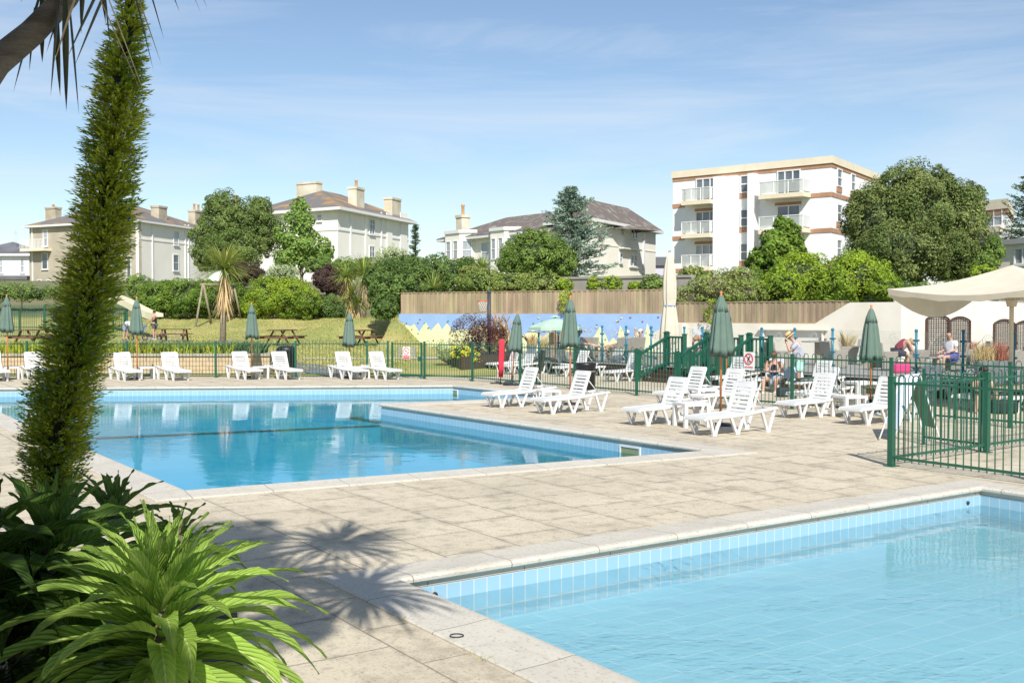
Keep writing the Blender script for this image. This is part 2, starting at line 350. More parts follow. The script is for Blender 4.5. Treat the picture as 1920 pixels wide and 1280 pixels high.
def pool(poly,zf,zw,wm,fm,nm):
    n=len(poly)
    # coping
    prof=[(.43,-.03),(.43,.010),(.415,.018),(.20,.022),(.02,.034),(-.015,.028),(-.035,.008),(-.033,-.014),(-.022,-.026),(.0,-.030),(.03,-.032)]
    rings=[[p+Vector((0,0,z)) for p in offs(poly,o)] for o,z in prof]
    mb=MB(); cum=[0]
    for i in range(len(prof)-1): cum.append(cum[-1]+math.hypot(prof[i+1][0]-prof[i][0],prof[i+1][1]-prof[i][1]))
    s=0
    for i in range(n):
        j=(i+1)%n; L=(poly[j]-poly[i]).length
        for k in range(len(prof)-1):
            mb.smooth=2<=k
            e_=(poly[j]-poly[i]).normalized(); qs=[rings[k][i],rings[k][j],rings[k+1][j],rings[k+1][i]]; uu=[s+(q-poly[i]).dot(e_) for q in qs]
            mb.add(qs,[(0,1,2,3)],[[(uu[0],cum[k]+.2),(uu[1],cum[k]+.2),(uu[2],cum[k+1]+.2),(uu[3],cum[k+1]+.2)]])
        s+=L+.37
    tag(mb.build('pool_coping',M['coping']),kind='structure')
    # walls (a grout band under the coping, then tiles)
    w=MB(); s=0
    for i in range(n):
        j=(i+1)%n; a=poly[i];b=poly[j];L=(b-a).length
        q=lambda p,z:(p.x,p.y,z)
        a2,b2=offs(poly,.012)[i],offs(poly,.012)[j]
        w.mi=1; w.quad(q(a2,-.025),q(b2,-.025),q(b2,-.07),q(a2,-.07),[(s,0),(s+L,0),(s+L,1),(s,1)])
        w.mi=0; w.quad(q(a,-.07),q(b,-.07),q(b,zf),q(a,zf),[(s,0),(s+L,0),(s+L,zf+.075),(s,zf+.075)])
        s+=L
    tag(w.build('pool_wall',[M['tile'],M['coping']]),kind='structure')
    fill('pool_floor',[poly],zf,fm)
    fill('water',[offs(poly,.004)],zw,wm)
pool(near,-.42,-.19,M['water_shallow'],M['tile_floor'],'near')
pool(mainp,-.85,-.21,M['water_deep'],M['tile_deep'],'main')
lm=MB()
def strip(a,b,w,z,mb):
    d=(b-a).normalized(); nn=Vector((-d.y,d.x,0))*w/2
    mb.quad(*[Vector((p.x,p.y,z)) for p in (a-nn,b-nn,b+nn,a+nn)])
zf=-.85
a,b,c_,d_=G(180,822,zf),G(745,797,zf),G(655,783,zf),G(730,778.5,zf)
strip(a,b,.40,zf+.006,lm); strip(c_,b,.34,zf+.010,lm); strip(c_,d_,.3,zf+.014,lm)
tag(lm.build('lane_marking',M['lane']),kind='structure')
M['green_in']=mat('skimmer_throat',(.22,.24,.12),.6)
def skimmer(u0,u1,pa,pb,label):
    d=(pb-pa).normalized(); nn=Vector((-d.y,d.x,0))
    def hit(u):
        r=ray(u,750); r=Vector((r.x,r.y,0)); k=(pa.x*d.y-pa.y*d.x)/(r.x*d.y-r.y*d.x); return (r*k-pa).dot(d)
    s0,s1=sorted((hit(u0),hit(u1))); W=s1-s0; o=pa+d*((s0+s1)/2)
    side=nn if nn.dot(Vector((0,-1,0)))>0 else -nn
    t=thing('pool_skimmer',label,'pool skimmer',o,math.atan2(side.y,side.x)-PI/2,'white skimmer openings in the pool wall')
    f=MB(); h0,h1=-.32,-.085
    f.box(-W/2,W/2,.0,.02,h1-.03,h1);f.box(-W/2,W/2,.0,.02,h0,h0+.03);f.box(-W/2,-W/2+.03,.0,.02,h0+.03,h1-.03);f.box(W/2-.03,W/2,.0,.02,h0+.03,h1-.03)
    f.build('frame',M['white_resin'],t)
    g=MB(); g.box(-W/2+.03,W/2-.03,.002,.008,h0+.03,h1-.03); g.build('opening',M['green_in'],t)
skimmer(1163,1202,G(1335,847),G(714,759),'large white skimmer opening near the right corner of the main pool')
skimmer(843,859,G(850,724),G(1065,745),'small white skimmer opening at the far corner of the main pool')
def hit_wall(u,v,pa,d):
    nn=Vector((-d.y,d.x,0)); r=ray(u,v); k=(pa-Vector((0,0,CZ))).dot(nn)/r.dot(nn); return Vector((0,0,CZ))+r*k
for (u,v,lb) in ((815,1114,'round dark pool fitting on the wall under the shaded coping corner'),(1814,942,'round dark pool fitting on the tiled wall near the far corner')):
    p=hit_wall(u,v,C1,AX); m=MB(); m.M=Matrix.Translation(p-Vector((0,0,0))+BX*-.012)@Matrix.Rotation(AANG,4,'Z')@Matrix.Rotation(PI/2,4,'X')
    m.lathe([(0,.008),(.012,.008),(.02,.004),(.022,-.012)],14); tag(m.build('pool_fitting',M['black_iron']),lb,'pool fitting','round fittings in the paddling pool wall')
# ---- ground
def interp(x,xs,ys): return float(np.interp(x,xs,ys))
def sstep(x,a,b):
    t=min(1,max(0,(x-a)/(b-a))); return t*t*(3-2*t)
def lawn_z(x,y):
    b=interp(y,[34,36,38,44,50,56,62,68,72,80,90],[.02,.03,.15,.38,.56,.62,.76,1.3,1.76,1.95,2.2])
    ys=interp(x,[-6.4,-5.6],[54,44]); m=sstep(x,-14,-8.5)*(1-sstep(x,-5.6,-3.9))*sstep(y,ys,ys+6)
    return b+m*max(0,1.78-b)
def terr_z(x,y):
    z=interp(y,[-300,30,42,44,52,60,72,80,90,100,120,150,190,300,1600],[-3,-3,-3,-2.5,-.8,.2,1.55,2.2,3.6,4.6,5.8,6.2,5.0,1,0])
    if x>-1: 
        k=sstep(x,-1,4); wy=interp(x,[-5,6.5,13,20,60],[50.5,43.2,36,44,60]); z2=interp(y,[-300,wy+.2,wy+3.5,wy+16,wy+36,wy+56,wy+86,200,1600],[-3,-3,1.7,2.5,4.0,5.0,5.5,4,0]); z=z*(1-k)+z2*k
    return z
def grid(name,xs,ys,fz,m):
    V=[(x,y,fz(x,y)) for y in ys for x in xs]; n=len(xs)
    F=[(j*n+i,j*n+i+1,(j+1)*n+i+1,(j+1)*n+i) for j in range(len(ys)-1) for i in range(n-1)]
    mb=MB(); mb.smooth=True; mb.add(V,F); return mb.build(name,m)
M['grass']=mat('dry_lawn',(.40,.345,.125),.95,base2=(.24,.26,.07),nscale=.35,detail=9,bump=.6,bscale=30,ramp=(.36,.60),dist=.03)
M['earth']=mat('rough_ground',(.10,.13,.04),.95,base2=(.16,.15,.07),nscale=.15)
tag(grid('terrain',list(np.concatenate([np.linspace(-900,-70,9),np.linspace(-60,60,61),np.linspace(70,900,9)])),list(np.concatenate([np.linspace(-300,20,5),np.linspace(30,160,66),np.linspace(180,1600,14)])),terr_z,M['earth']),kind='structure')
tag(grid('lawn',list(np.linspace(-46,-.5,100)),list(np.linspace(34.6,78,120)),lawn_z,M['grass']),kind='structure')
# short grass tufts on the lawn where it is seen
def blades(name,pts,h,w,m,lean=.3,seg=1):
    k=len(pts); pts=np.array(pts); a=RNG.uniform(0,6.28,k); s=np.stack([np.cos(a),np.sin(a),np.zeros(k)],1)
    hh=h*RNG.uniform(.5,1.3,(k,1)); ln=RNG.normal(size=(k,3))*lean; ln[:,2]=1; tip=pts+ln*hh; mid=pts+ln*np.array([.35,.35,.55])*hh
    V=np.empty((k,5,3)); V[:,0]=pts-s*w/2;V[:,1]=pts+s*w/2;V[:,2]=mid+s*w*.4;V[:,3]=tip;V[:,4]=mid-s*w*.4
    mb=MB(); V=V.reshape(-1,3); mb.v=[tuple(v) for v in V]; mb.f=[[5*i,5*i+1,5*i+2,5*i+3,5*i+4] for i in range(k)]; mb.uv=[None]*k; mb.m=[0]*k; mb.sm=[True]*k
    return mb.build(name,m)
M['blade']=leafm('grass_blade',(.27,.27,.085),.4,.3)
pts=[]
while len(pts)<26000:
    y=random.uniform(36.5,72); u=random.uniform(230,800); x=(u-960)/2000*y
    if x<-3.6: pts.append((x,y,lawn_z(x,y)-.01))
tag(blades('grass',pts,.09,.03,M['blade'],.5),kind='stuff')
# paths on the lawn
M['tarmac']=mat('grey_path',(.17,.17,.18),.9,base2=(.13,.13,.14),nscale=3)
M['pale_path']=mat('pale_path',(.50,.46,.38),.9,base2=(.42,.39,.32),nscale=2)
def ribbon(name,cl,w,m,dz):
    mb=MB(); cl=[Vector((p[0],p[1],0)) for p in cl]; fine=[]
    for i in range(len(cl)-1):
        for k in range(12): fine.append(cl[i].lerp(cl[i+1],k/12))
    fine.append(cl[-1]); W=w if hasattr(w,'__len__') else [w]*len(cl)
    prev=None
    for i,p in enumerate(fine):
        d=(fine[min(i+1,len(fine)-1)]-fine[max(i-1,0)]).normalized(); nn=Vector((-d.y,d.x,0)); ww=interp(i/12,range(len(cl)),W)
        row=[]
        for k in range(7):
            q=p+nn*ww*(k/6-.5); row.append(Vector((q.x,q.y,lawn_z(q.x,q.y)+dz)))
        if prev:
            for k in range(6): mb.quad(prev[k],row[k],row[k+1],prev[k+1])
        prev=row
    return tag(mb.build(name,m),kind='structure')
ribbon('path',[(-5.2,34.9),(-6.6,37),(-8.4,39.3),(-10.6,42.3),(-13,44.5)],[1.9,1.6,1.3,1.1,.9],M['tarmac'],.02)
ribbon('path',[(-8.2,41.4),(-5,41.4),(-2.6,41.7),(-.6,42.5)],[.5,.7,.8,.9],M['pale_path'],.026)
# ---- raised garden wall and border at the left of the lawn
wl=thing('garden_wall','low pale stone block wall holding the flower border behind the fence','wall',(0,0,0))
mb=MB(); y0=35.6; x0,x1=-26,-8.1
mb.add([(x0,y0,0),(x1,y0,0),(x1,y0,.62),(x0,y0,.62),(x1,y0+2.2,0),(x1,y0+2.2,.62)],[(0,1,2,3),(1,4,5,2)],[[(0,0),(18,0),(18,.62),(0,.62)],[(0,0),(2.2,0),(2.2,.62),(0,.62)]])
mb.build('wall',M['stone_wall'],wl)
mb=MB(); mb.box(x0,x1+.04,y0-.05,y0+.3,.62,.7); mb.box(x1-.3,x1+.04,y0+.3,y0+2.2,.62,.7); mb.build('capstone',mat('capstone',(.42,.39,.31),.9,base2=(.3,.28,.2),nscale=6),wl)
mb=MB(); mb.box(x0,x1-.3,y0+.3,y0+2.6,.2,.6); tag(mb.build('soil',mat('soil',(.06,.045,.03),1)),kind='structure')
M['croc']=leafm('crocosmia_leaf',(.27,.31,.035),.45,.4)
M['lav']=leafm('border_leaf',(.09,.14,.06),.4,.3)
pts=[(random.uniform(-25,-9.4),y0+.35+abs(random.gauss(0,.6)),.6) for _ in range(5200)]
tag(blades('border_plants',pts,.42,.035,M['croc'],.28),kind='stuff')
pts=[(random.uniform(-13.5,-8.6),y0+.5+random.random()*1.6,.6) for _ in range(2600)]
tag(blades('border_plants',pts,.42,.04,M['lav'],.35),kind='stuff')
M['purp']=leafm('purple_flower',(.18,.12,.42),.3,.3)
fb=cloud('border_flowers',[(-12.4,37,1.05,1.3,.6,.22),(-9.6,37,.95,1.0,.5,.2)],500,.05,M['purp'],core=None,clump=.35); tag(fb,kind='stuff')
# ---- terrace deck
DZ=.42
def dk(t,o=0): return Vector((10.5,25.06,0))+Vector((-.6,.8,0))*t+Vector((.8,.6,0))*o
WL=[P(748,600,50.5),P(1262,600,43.2),P(1690,600,36),P(2050,600,44)]   # wall line
poly=[dk(-9),dk(18.6),Vector((.2,49,0)),*[Vector((p.x,p.y,0)) for p in WL[1:]]]
poly.append(Vector((26,30,0)))
M['deck']=brickmat('deck_boards',(.34,.33,.30),(.29,.28,.26),(.12,.11,.1),3.2,.14,.008,rot=-math.atan2(.8,-.6),rough=.8,bump=.5,stain=[(2,.5,.75,(.22,.21,.19),.5)])
mb=MB(); pl=ccw(poly); mb.prism(pl,-.05,DZ-.004)
mb2=fill('terrace_deck',[pl],DZ,M['deck'])
tag(mb.build('terrace_base',M['brown_wood']),kind='structure')
mb=MB(); a=dk(-9,-.03); b=dk(18.7,-.03)
for k in range(3): mb.beam(a+Vector((0,0,.06+.13*k)),b+Vector((0,0,.06+.13*k)),.04,.11)
tag(mb.build('terrace_fascia',M['brown_wood']),kind='structure')
mb=MB(); mb.beam(a+Vector((0,0,DZ-.005)),b+Vector((0,0,DZ-.005)),.12,.035); tag(mb.build('terrace_edge',M['deck']),kind='structure')
# ---- mural wall with timber fence on top
def muralmat():
    m,N,L,b=nt_new('mural_paint'); tc=N.new('ShaderNodeTexCoord'); sx=N.new('ShaderNodeSeparateXYZ'); L.new(tc.outputs['UV'],sx.inputs[0])
    n=N.new('ShaderNodeTexNoise'); n.inputs['Scale'].default_value=1.3; n.inputs['Detail'].default_value=8; L.new(tc.outputs['UV'],n.inputs[0])
    m1=N.new('ShaderNodeMix'); m1.data_type='RGBA'; L.new(n.outputs[0],m1.inputs[0]); m1.inputs[6].default_value=(.19,.33,.60,1); m1.inputs[7].default_value=(.34,.48,.72,1)
    n2=N.new('ShaderNodeTexNoise'); n2.inputs['Scale'].default_value=30; n2.inputs['Detail'].default_value=8; L.new(tc.outputs['UV'],n2.inputs[0])
    r=N.new('ShaderNodeMapRange'); r.inputs[1].default_value=.60; r.inputs[2].default_value=.72; r.inputs[4].default_value=.6; L.new(n2.outputs[0],r.inputs[0])
    m2=N.new('ShaderNodeMix'); m2.data_type='RGBA'; L.new(r.outputs[0],m2.inputs[0]); L.new(m1.outputs[2],m2.inputs[6]); m2.inputs[7].default_value=(.62,.66,.55,1)
    L.new(m2.outputs[2],b.inputs['Base Color']); b.inputs['Roughness'].default_value=.85; return m
M['mural']=muralmat(); M['yellow']=mat('mural_yellow',(.74,.74,.40),.85,base2=(.66,.69,.46),nscale=2.5,detail=9)
M['render']=mat('cream_render',(.74,.70,.60),.9,base2=(.68,.63,.52),nscale=1.2,detail=8,bump=.2,bscale=30)
wa,wb=WL[0],WL[1]; wd=Vector((wb.x-wa.x,wb.y-wa.y,0)); WLN=wd.length; wd.normalize(); wn=Vector((wd.y,-wd.x,0))
def wz(v,u,ln=(wa,wd)):   # z, s on wall for pixel
    o,d=ln; nn=Vector((-d.y,d.x,0)); r=ray(u,v); k=(Vector((o.x,o.y,CZ))-Vector((0,0,CZ))).dot(nn)/r.dot(nn); p=Vector((0,0,CZ))+r*k
    return (Vector((p.x-o.x,p.y-o.y,0)).dot(d),p.z)
o0=Vector((wa.x,wa.y,0)); mt=wz(588.5,1000)[1]
mw=thing('mural_wall','blue climbing wall painted with pale yellow mountain peaks under a timber fence','wall',(0,0,0))
mb=MB(); mb.add([o0+Vector((0,0,-.2)),o0+wd*WLN+Vector((0,0,-.2)),o0+wd*WLN+Vector((0,0,mt)),o0+Vector((0,0,mt))],[(0,1,2,3)],[[(0,0),(WLN,0),(WLN,mt),(0,mt)]])
bk=-wn*.3
mb.add([o0+Vector((0,0,mt)),o0+wd*WLN+Vector((0,0,mt)),o0+wd*WLN+bk+Vector((0,0,mt)),o0+bk+Vector((0,0,mt)),o0+Vector((0,0,-.2)),o0+bk+Vector((0,0,-.2))],[(0,1,2,3),(4,0,3,5)])
mb.build('wall',M['mural'],mw)
# peaks : pixel outline (u,v) of the yellow range
pk=[(748,603),(770,612),(777,607),(786,622),(798,604),(808,620),(815,612),(822,605),(829,618),(838,606),(845,615),(853,622),(860,616),(880,618),(890,612),(905,606),(915,614),(925,622),(935,612),(944,606),(957,628),(968,632),(985,626),(1000,618),(1018,632),(1035,616),(1052,634),(1062,626),(1083,640),(1098,640),(1112,634),(1125,612),(1135,626),(1142,642),(1150,632),(1157,640),(1163,610),(1176,634),(1186,636),(1196,620),(1206,636),(1214,606),(1224,634),(1235,640)]
mb=MB(); top=[wz(v,u) for u,v in pk]; of=wn*.008
for i in range(len(top)-1):
    (s0,z0),(s1,z1)=top[i],top[i+1]
    mb.quad(*[o0+of+wd*s+Vector((0,0,z)) for s,z in ((s0,-.1),(s1,-.1),(s1,z1),(s0,z0))])
mb.build('painted_peaks',M['yellow'],mw)
holdm=[mat('hold_'+k,c,.6) for k,c in (('yellow',(.75,.6,.05)),('brown',(.25,.12,.08)),('green',(.08,.3,.12)))]
for k in range(3):
    mb=MB()
    for i in range(24):
        s=random.uniform(.3,WLN-.5); z=random.uniform(.6,mt-.1); p=o0+wd*s+wn*.012+Vector((0,0,z)); mb.sphere(p,.038,6,4,sc=(1.2,.8,.8),jit=.2)
    o=mb.build('climbing_holds',holdm[k],mw)
M['plankwood']=mat('fence_planks',(.40,.32,.20),.85,base2=(.28,.225,.14),nscale=2.2,island=.16,stretch=(1,1,.3),bump=.3)
def plank_fence(o,d,s0,s1,z0,z1,label,gapf=None):
    t=thing('timber_fence',label,'fence',(0,0,0)); nn=Vector((d.y,-d.x,0)); mb=MB(); s=s0; i=0
    while s<s1-.06:
        w=.125+random.uniform(-.01,.01); f=(s-s0)/(s1-s0); zz0=z0 if not callable(z0) else z0(f); zz1=(z1 if not callable(z1) else z1(f))-random.uniform(0,.02)
        off=nn*(.02 if i%2 else 0); 
        if zz1-zz0>.05: mb.beam(o+d*(s+w/2)+off+Vector((0,0,zz0)),o+d*(s+w/2)+off+Vector((0,0,zz1)),.022,w-.008,up=d)
        s+=w-.0; i+=1
    mb.build('planks',M['plankwood'],t)
    mb=MB(); f0,f1=(z1(0),z1(1)) if callable(z1) else (z1,z1); g0,g1=(z0(0),z0(1)) if callable(z0) else (z0,z0)
    mb.beam(o+d*s0+Vector((0,0,f0+.02)),o+d*s1+Vector((0,0,f1+.02)),.09,.035); mb.beam(o+d*s0+nn*.03+Vector((0,0,g0-.03)),o+d*s1+nn*.03+Vector((0,0,g1-.03)),.05,.07)
    mb.build('rail',M['plankwood'],t)
    return t
ftop=wz(550,750)[1]
plank_fence(o0+Vector((0,0,0))-wn*.1,wd,.05,WLN-.05,mt+.04,lambda f:ftop,'long timber board fence standing on the blue mural wall')
# right, rendered wall
wc=WL[1]; d2=Vector((WL[2].x-wc.x,WL[2].y-wc.y,0)); L2=d2.length; d2.normalize(); o2=Vector((wc.x,wc.y,0)); ln2=(wc,d2)
def q2(u,v): return wz(v,u,ln2)
cw=thing('terrace_wall','cream rendered wall with a raised stepped end behind the terrace','wall',(0,0,0))
sA=0; zlow=q2(1400,606)[1]; s1_,_=q2(1527,606); s2_,z2_=q2(1593,567); s3_,z3_=q2(1678,553)
mb=MB(); mb.vprism([(sA,-.1),(L2,-.1),(L2,z3_),(s3_,z3_),(s3_,z2_),(s2_,z2_),(s1_,zlow),(sA,zlow)],o2,d2,.3)
d3=Vector((WL[3].x-WL[2].x,WL[3].y-WL[2].y,0)); L3=d3.length; d3.normalize(); o3=Vector((WL[2].x,WL[2].y,0)); ln3=(WL[2],d3)
def q3(u,v): return wz(v,u,ln3)
mb.vprism([(0,-.1),(L3,-.1),(L3,q3(2040,577)[1]),(0,z3_-.003)],o3,d3,.3)
# buttress sloping at the mural end
bo=o2+wn*.25; mb.vprism([(-1.5,-.1),(.6,-.1),(.6,zlow-.02),(-.05,zlow-.02),(-1.45,1.0)],bo,d2,.3)
mb.build('wall',M['render'],cw)
plank_fence(o2-Vector((d2.y,-d2.x,0))*.12,d2,0.1,s2_-.1,zlow+.04,q2(1400,567)[1],'timber board fence above the cream wall, right of the closed cream parasol')
mb=MB(); sa,za=q2(1424,617); sb,zb=q2(1553,617); nn2=Vector((d2.y,-d2.x,0))
mb.beam(o2+d2*sa+nn2*.08+Vector((0,0,za)),o2+d2*sb+nn2*.08+Vector((0,0,za)),.16,.05); 
mb.beam(o2+d2*(sa+.2)+nn2*.05+Vector((0,0,DZ)),o2+d2*(sa+.2)+nn2*.05+Vector((0,0,za-.03)),.08,.08); mb.beam(o2+d2*(sb-.2)+nn2*.05+Vector((0,0,DZ)),o2+d2*(sb-.2)+nn2*.05+Vector((0,0,za-.03)),.08,.08)
tag(mb.build('lean_to_canopy',M['render']),'flat pale canopy fixed to the cream wall behind the man in the straw hat','canopy')
# poster and vent on the wall
s,z=q2(1308,625); mb=MB(); mb.beam(o2+d2*(s-.2)+nn2*.02+Vector((0,0,z)),o2+d2*(s+.2)+nn2*.02+Vector((0,0,z)),.02,.42); tag(mb.build('poster',mat('poster_paper',(.62,.68,.72),.5,base2=(.75,.77,.78),nscale=6)),'pale poster on the cream wall above the deck stairs','poster')
s,z=q2(1543,646); mb=MB()
for k in range(6): mb.beam(o2+d2*(s-.15)+nn2*.02+Vector((0,0,z-.22+.085*k)),o2+d2*(s+.15)+nn2*.02+Vector((0,0,z-.22+.085*k)),.03,.045)
tag(mb.build('wall_vent',mat('vent_brown',(.22,.2,.15),.7)),'small louvred vent low on the cream wall','vent')
def trellis(u0,u1,v0,v1,label):
    s0,z1=q3(u0,v0); s1,_=q3(u1,v0); _,z0=q3((u0+u1)/2,v1); nn=Vector((d3.y,-d3.x,0)); o=o3+d3*s0+nn*.06; W=s1-s0; H=z1-z0
    t=thing('arched_trellis',label,'trellis',o+Vector((0,0,z0)),math.atan2(d3.y,d3.x),'arched trellis panels on the cream wall')
    arc=lambda x:H-.14*(2*x/W-1)**2
    f=MB(); f.tube([(W*k/12,0,arc(W*k/12)) for k in range(13)],.03,6); f.box(-.03,.03,-.03,.03,0,arc(0)); f.box(W-.03,W+.03,-.03,.03,0,arc(W)); f.box(.03,W-.03,-.03,.03,0,.05); f.build('frame',M['brown_wood'],t)
    f=MB(); n=9
    for k in range(1,n): x=W*k/n; f.box(x-.013,x+.013,.0,.015,.05,arc(x)-.02)
    k=.16
    while k<H-.05:
        hw=W/2*min(1,math.sqrt(max(0,(H-k)/.14))); f.box(W/2-hw+.03,W/2+hw-.03,-.016,-.001,k-.013,k+.013); k+=.15
    f.build('lattice',M['brown_wood'],t)
trellis(1735,1776,590,668,'left arched brown trellis behind the bald man in white')
trellis(1778,1816,594,670,'right arched brown trellis behind the bald man in white')
trellis(1862,1899,599,664,'arched brown trellis behind the pole of the open cream parasol')
trellis(1902,1945,601,664,'arched brown trellis at the right edge of the photo')
# retaining wall in the gardens behind
rw=MB(); rw.beam(P(1045,524,56)+Vector((0,0,-1)),P(1300,520,50)+Vector((0,0,-1)),.3,2.0); rw.beam(P(1045,524,56)+Vector((0,0,.06)),P(1300,520,50)+Vector((0,0,.06)),.4,.12)
tag(rw.build('retaining_wall',mat('grey_concrete',(.40,.37,.31),.9,base2=(.3,.28,.24),nscale=.8,detail=8)),'weathered grey garden wall above the timber fence','wall')
# ================================================================ hoop-topped fences
FH=1.2
def panel(mb,L,H=FH,sp=.1,x0=.05,nseg=6,r=.0075):
    n=int((L-2*x0+.02)/sp); n-= n%2; sp=(L-2*x0)/n if n else L
    xs=[x0+sp*(k+.5) for k in range(n)]
    mb.box(.0,L,-.006,.006,H-.135,H-.105); mb.box(.0,L,-.006,.006,.10,.135)
    for k in range(0,n,2):
        a,b=xs[k],xs[k+1]; rr=(b-a)/2; c=(a+b)/2; zt=H-rr-.01
        mb.tube([(a,0,.07),(a,0,zt)]+[(c-rr*math.cos(t*PI/6),0,zt+rr*math.sin(t*PI/6)) for t in range(1,6)]+[(b,0,zt),(b,0,.07)],r,nseg,cap=False)
def post(mb,p=(0,0,0),H=FH,w=.06):
    mb.box(p[0]-w/2,p[0]+w/2,p[1]-w/2,p[1]+w/2,0,H-.05); mb.box(p[0]-w/2-.003,p[0]+w/2+.003,p[1]-w/2-.003,p[1]+w/2+.003,H-.05,H-.03)
    mb.box(p[0]-w,p[0]+w,p[1]-w,p[1]+w,.001,.012)
def fence(label,pts,H=FH,pw=.06,name='metal_fence',nseg=6,z=None,r=.0075,skip=False):
    t=thing(name,label,'fence',(0,0,0)); pts=[Vector(p) for p in pts]
    for i,p in enumerate(pts):
        if not (skip and i==0): mb=MB(); post(mb,H=H,w=pw); o=mb.build('post',M['green_paint'],t); o.location=p
        d=(pts[min(i+1,len(pts)-1)]-pts[max(i-1,0)]) if i<len(pts)-1 else pts[i]-pts[i-1]
        if not (skip and i==0): o.rotation_euler.z=math.atan2(d.y,d.x)
        if i<len(pts)-1:
            d=pts[i+1]-p; L=Vector((d.x,d.y,0)).length; mb=MB(); panel(mb,L,H,nseg=nseg,r=r); o=mb.build('panel',M['green_paint'],t); o.location=p; o.rotation_euler=(0,-math.atan2(d.z,L),math.atan2(d.y,d.x))
    return t
# run behind the far loungers
y=G(500,707.5).y
fence('green hoop-topped metal fence behind the far row of loungers',[(x*y/2000,y,0) for x in (-1150,-1000,-910+0,-722.5,-556,-406,-272,-233)],pw=.062)
# gate
def gate(label,a,b,H=FH,cat='gate'):
    d=b-a; L=d.length; t=thing('metal_gate',label,cat,a,math.atan2(d.y,d.x))
    mb=MB(); panel(mb,L-.08,H,x0=.08); o=mb.build('bars',M['green_paint'],t); o.location=(.04,0,0)
    mb=MB(); mb.box(.03,.08,-.025,.025,.06,H-.06); mb.box(L-.08,L-.03,-.025,.025,.06,H-.06); mb.box(.08,L-.08,-.02,.02,.06,.1); mb.build('frame',M['green_paint'],t)
    mb=MB(); mb.cbox((L-.12,0,.62),(.1,.09,.14)); mb.build('latch',M['green_paint'],t)
    return t
gA=G(733,707.8); gB=G(793,710)
gate('green metal gate in the fence carrying the no smoking sign',gA,gB)
def signtex(name,draw): pass
def prohib(mb_red,mb_blk,cx,cz,r,y=-.012):
    mb_red.tube([(cx+r*math.cos(a*PI/12),y,cz+r*math.sin(a*PI/12)) for a in range(25)],r*.09,5,cap=False)
    k=r*.707; mb_red.beam((cx-k,y,cz+k),(cx+k,y,cz-k),.006,r*.14,up=(1,0,1))
def text(s,size,loc,m,parent,rot=(PI/2,0,0),name='lettering'):
    cu=bpy.data.curves.new(name,'FONT'); cu.body=s; cu.size=size; cu.align_x='CENTER'; cu.extrude=.002
    o=bpy.data.objects.new(name,cu); col.objects.link(o)
    dg=bpy.context.evaluated_depsgraph_get(); me=bpy.data.meshes.new_from_object(o.evaluated_get(dg)); bpy.data.objects.remove(o)
    o=bpy.data.objects.new(name,me); col.objects.link(o); me.materials.clear(); me.materials.append(m); o.parent=parent; o.location=loc; o.rotation_euler=rot; return o
gd=(gB-gA).normalized(); gn=Vector((gd.y,-gd.x,0)); ga=math.atan2(gd.y,gd.x)
def at_gate(u,z,o=.03):
    r=ray(u,700); r=Vector((r.x,r.y,0)); k=(gA.x*gd.y-gA.y*gd.x)/(r.x*gd.y-r.y*gd.x); p=r*k+gn*o; return Vector((p.x,p.y,z))
t=thing('no_smoking_sign','white no smoking sign with a red circle and red band on the green gate','sign',at_gate(764,.80,.05),ga)
mb=MB(); mb.box(-.14,.14,-.006,.006,-.19,.19); mb.build('board',M['white'],t)
mr=MB();mk=MB(); prohib(mr,mk,0,.055,.105); mr.box(-.125,.125,-.012,-.006,-.175,-.085); mr.build('prohibition_mark',M['red'],t)
mk.box(-.06,.035,-.011,-.007,.045,.06); mk.tube([(.045,-.01,.06),(.055,-.01,.085),(.045,-.01,.105)],.004,4); mk.build('cigarette_mark',M['black'],t)
text('NO SMOKING',.038,(0,-.014,-.143),M['white'],t)
t=thing('lifesaving_rack','grey metal rack fixed across the top of the green gate behind the sign','rack',at_gate(764,.86,.03),ga)
for s in (-.26,.0,.26):
    mb=MB(); mb.box(s-.02,s+.02,-.01,.01,-.15,.10); mb.build('bracket',M['grey_metal'],t)
mb=MB(); mb.box(-.34,.34,-.012,.0,.07,.1); mb.box(-.34,.34,-.012,.0,-.14,-.11); mb.box(-.34,-.31,-.012,0,-.11,.07); mb.box(.31,.34,-.012,0,-.11,.07); mb.build('rail',M['grey_metal'],t)
# run behind the near loungers
pF=[gB+gd*.06,G(885.6,714.5)]; dd=Vector((-.0,0,0)); q0=G(885.6,714.5); q1=G(1893,802); n=7
pF+= [q0.lerp(q1,k/n) for k in range(1,n+1)]; dl=(q1-q0)/n; pF+=[q1+dl,q1+dl*2]
pF=[Vector((p.x,p.y,0)) for p in pF]
fence('long green hoop-topped fence running from the gate behind the right hand loungers',pF,pw=.055)
# near fences on the right
p0=G(1671,873.5); pa=[p0, p0-BX*1.75, p0-BX*3.5]
fence('green hoop-topped fence panel nearest the camera, running out of the right edge',[p0,p0-BX*2.4,p0-BX*4.8],pw=.075,nseg=8,H=1.22,r=.008)
p1=G(1849,848)
dA=(p1-p0).normalized()
fence('green hoop-topped fence running back from the near corner post behind the panel',[p0+dA*.06,p1,p1+dA*2.6,p1+dA*5.2],pw=.07,nseg=6,r=.008,skip=True)
fence('short green gate leaf standing ajar inside the near fence corner',[p1+BX*.1,p1+BX*1.1+AX*.1],pw=.035,name='metal_gate')
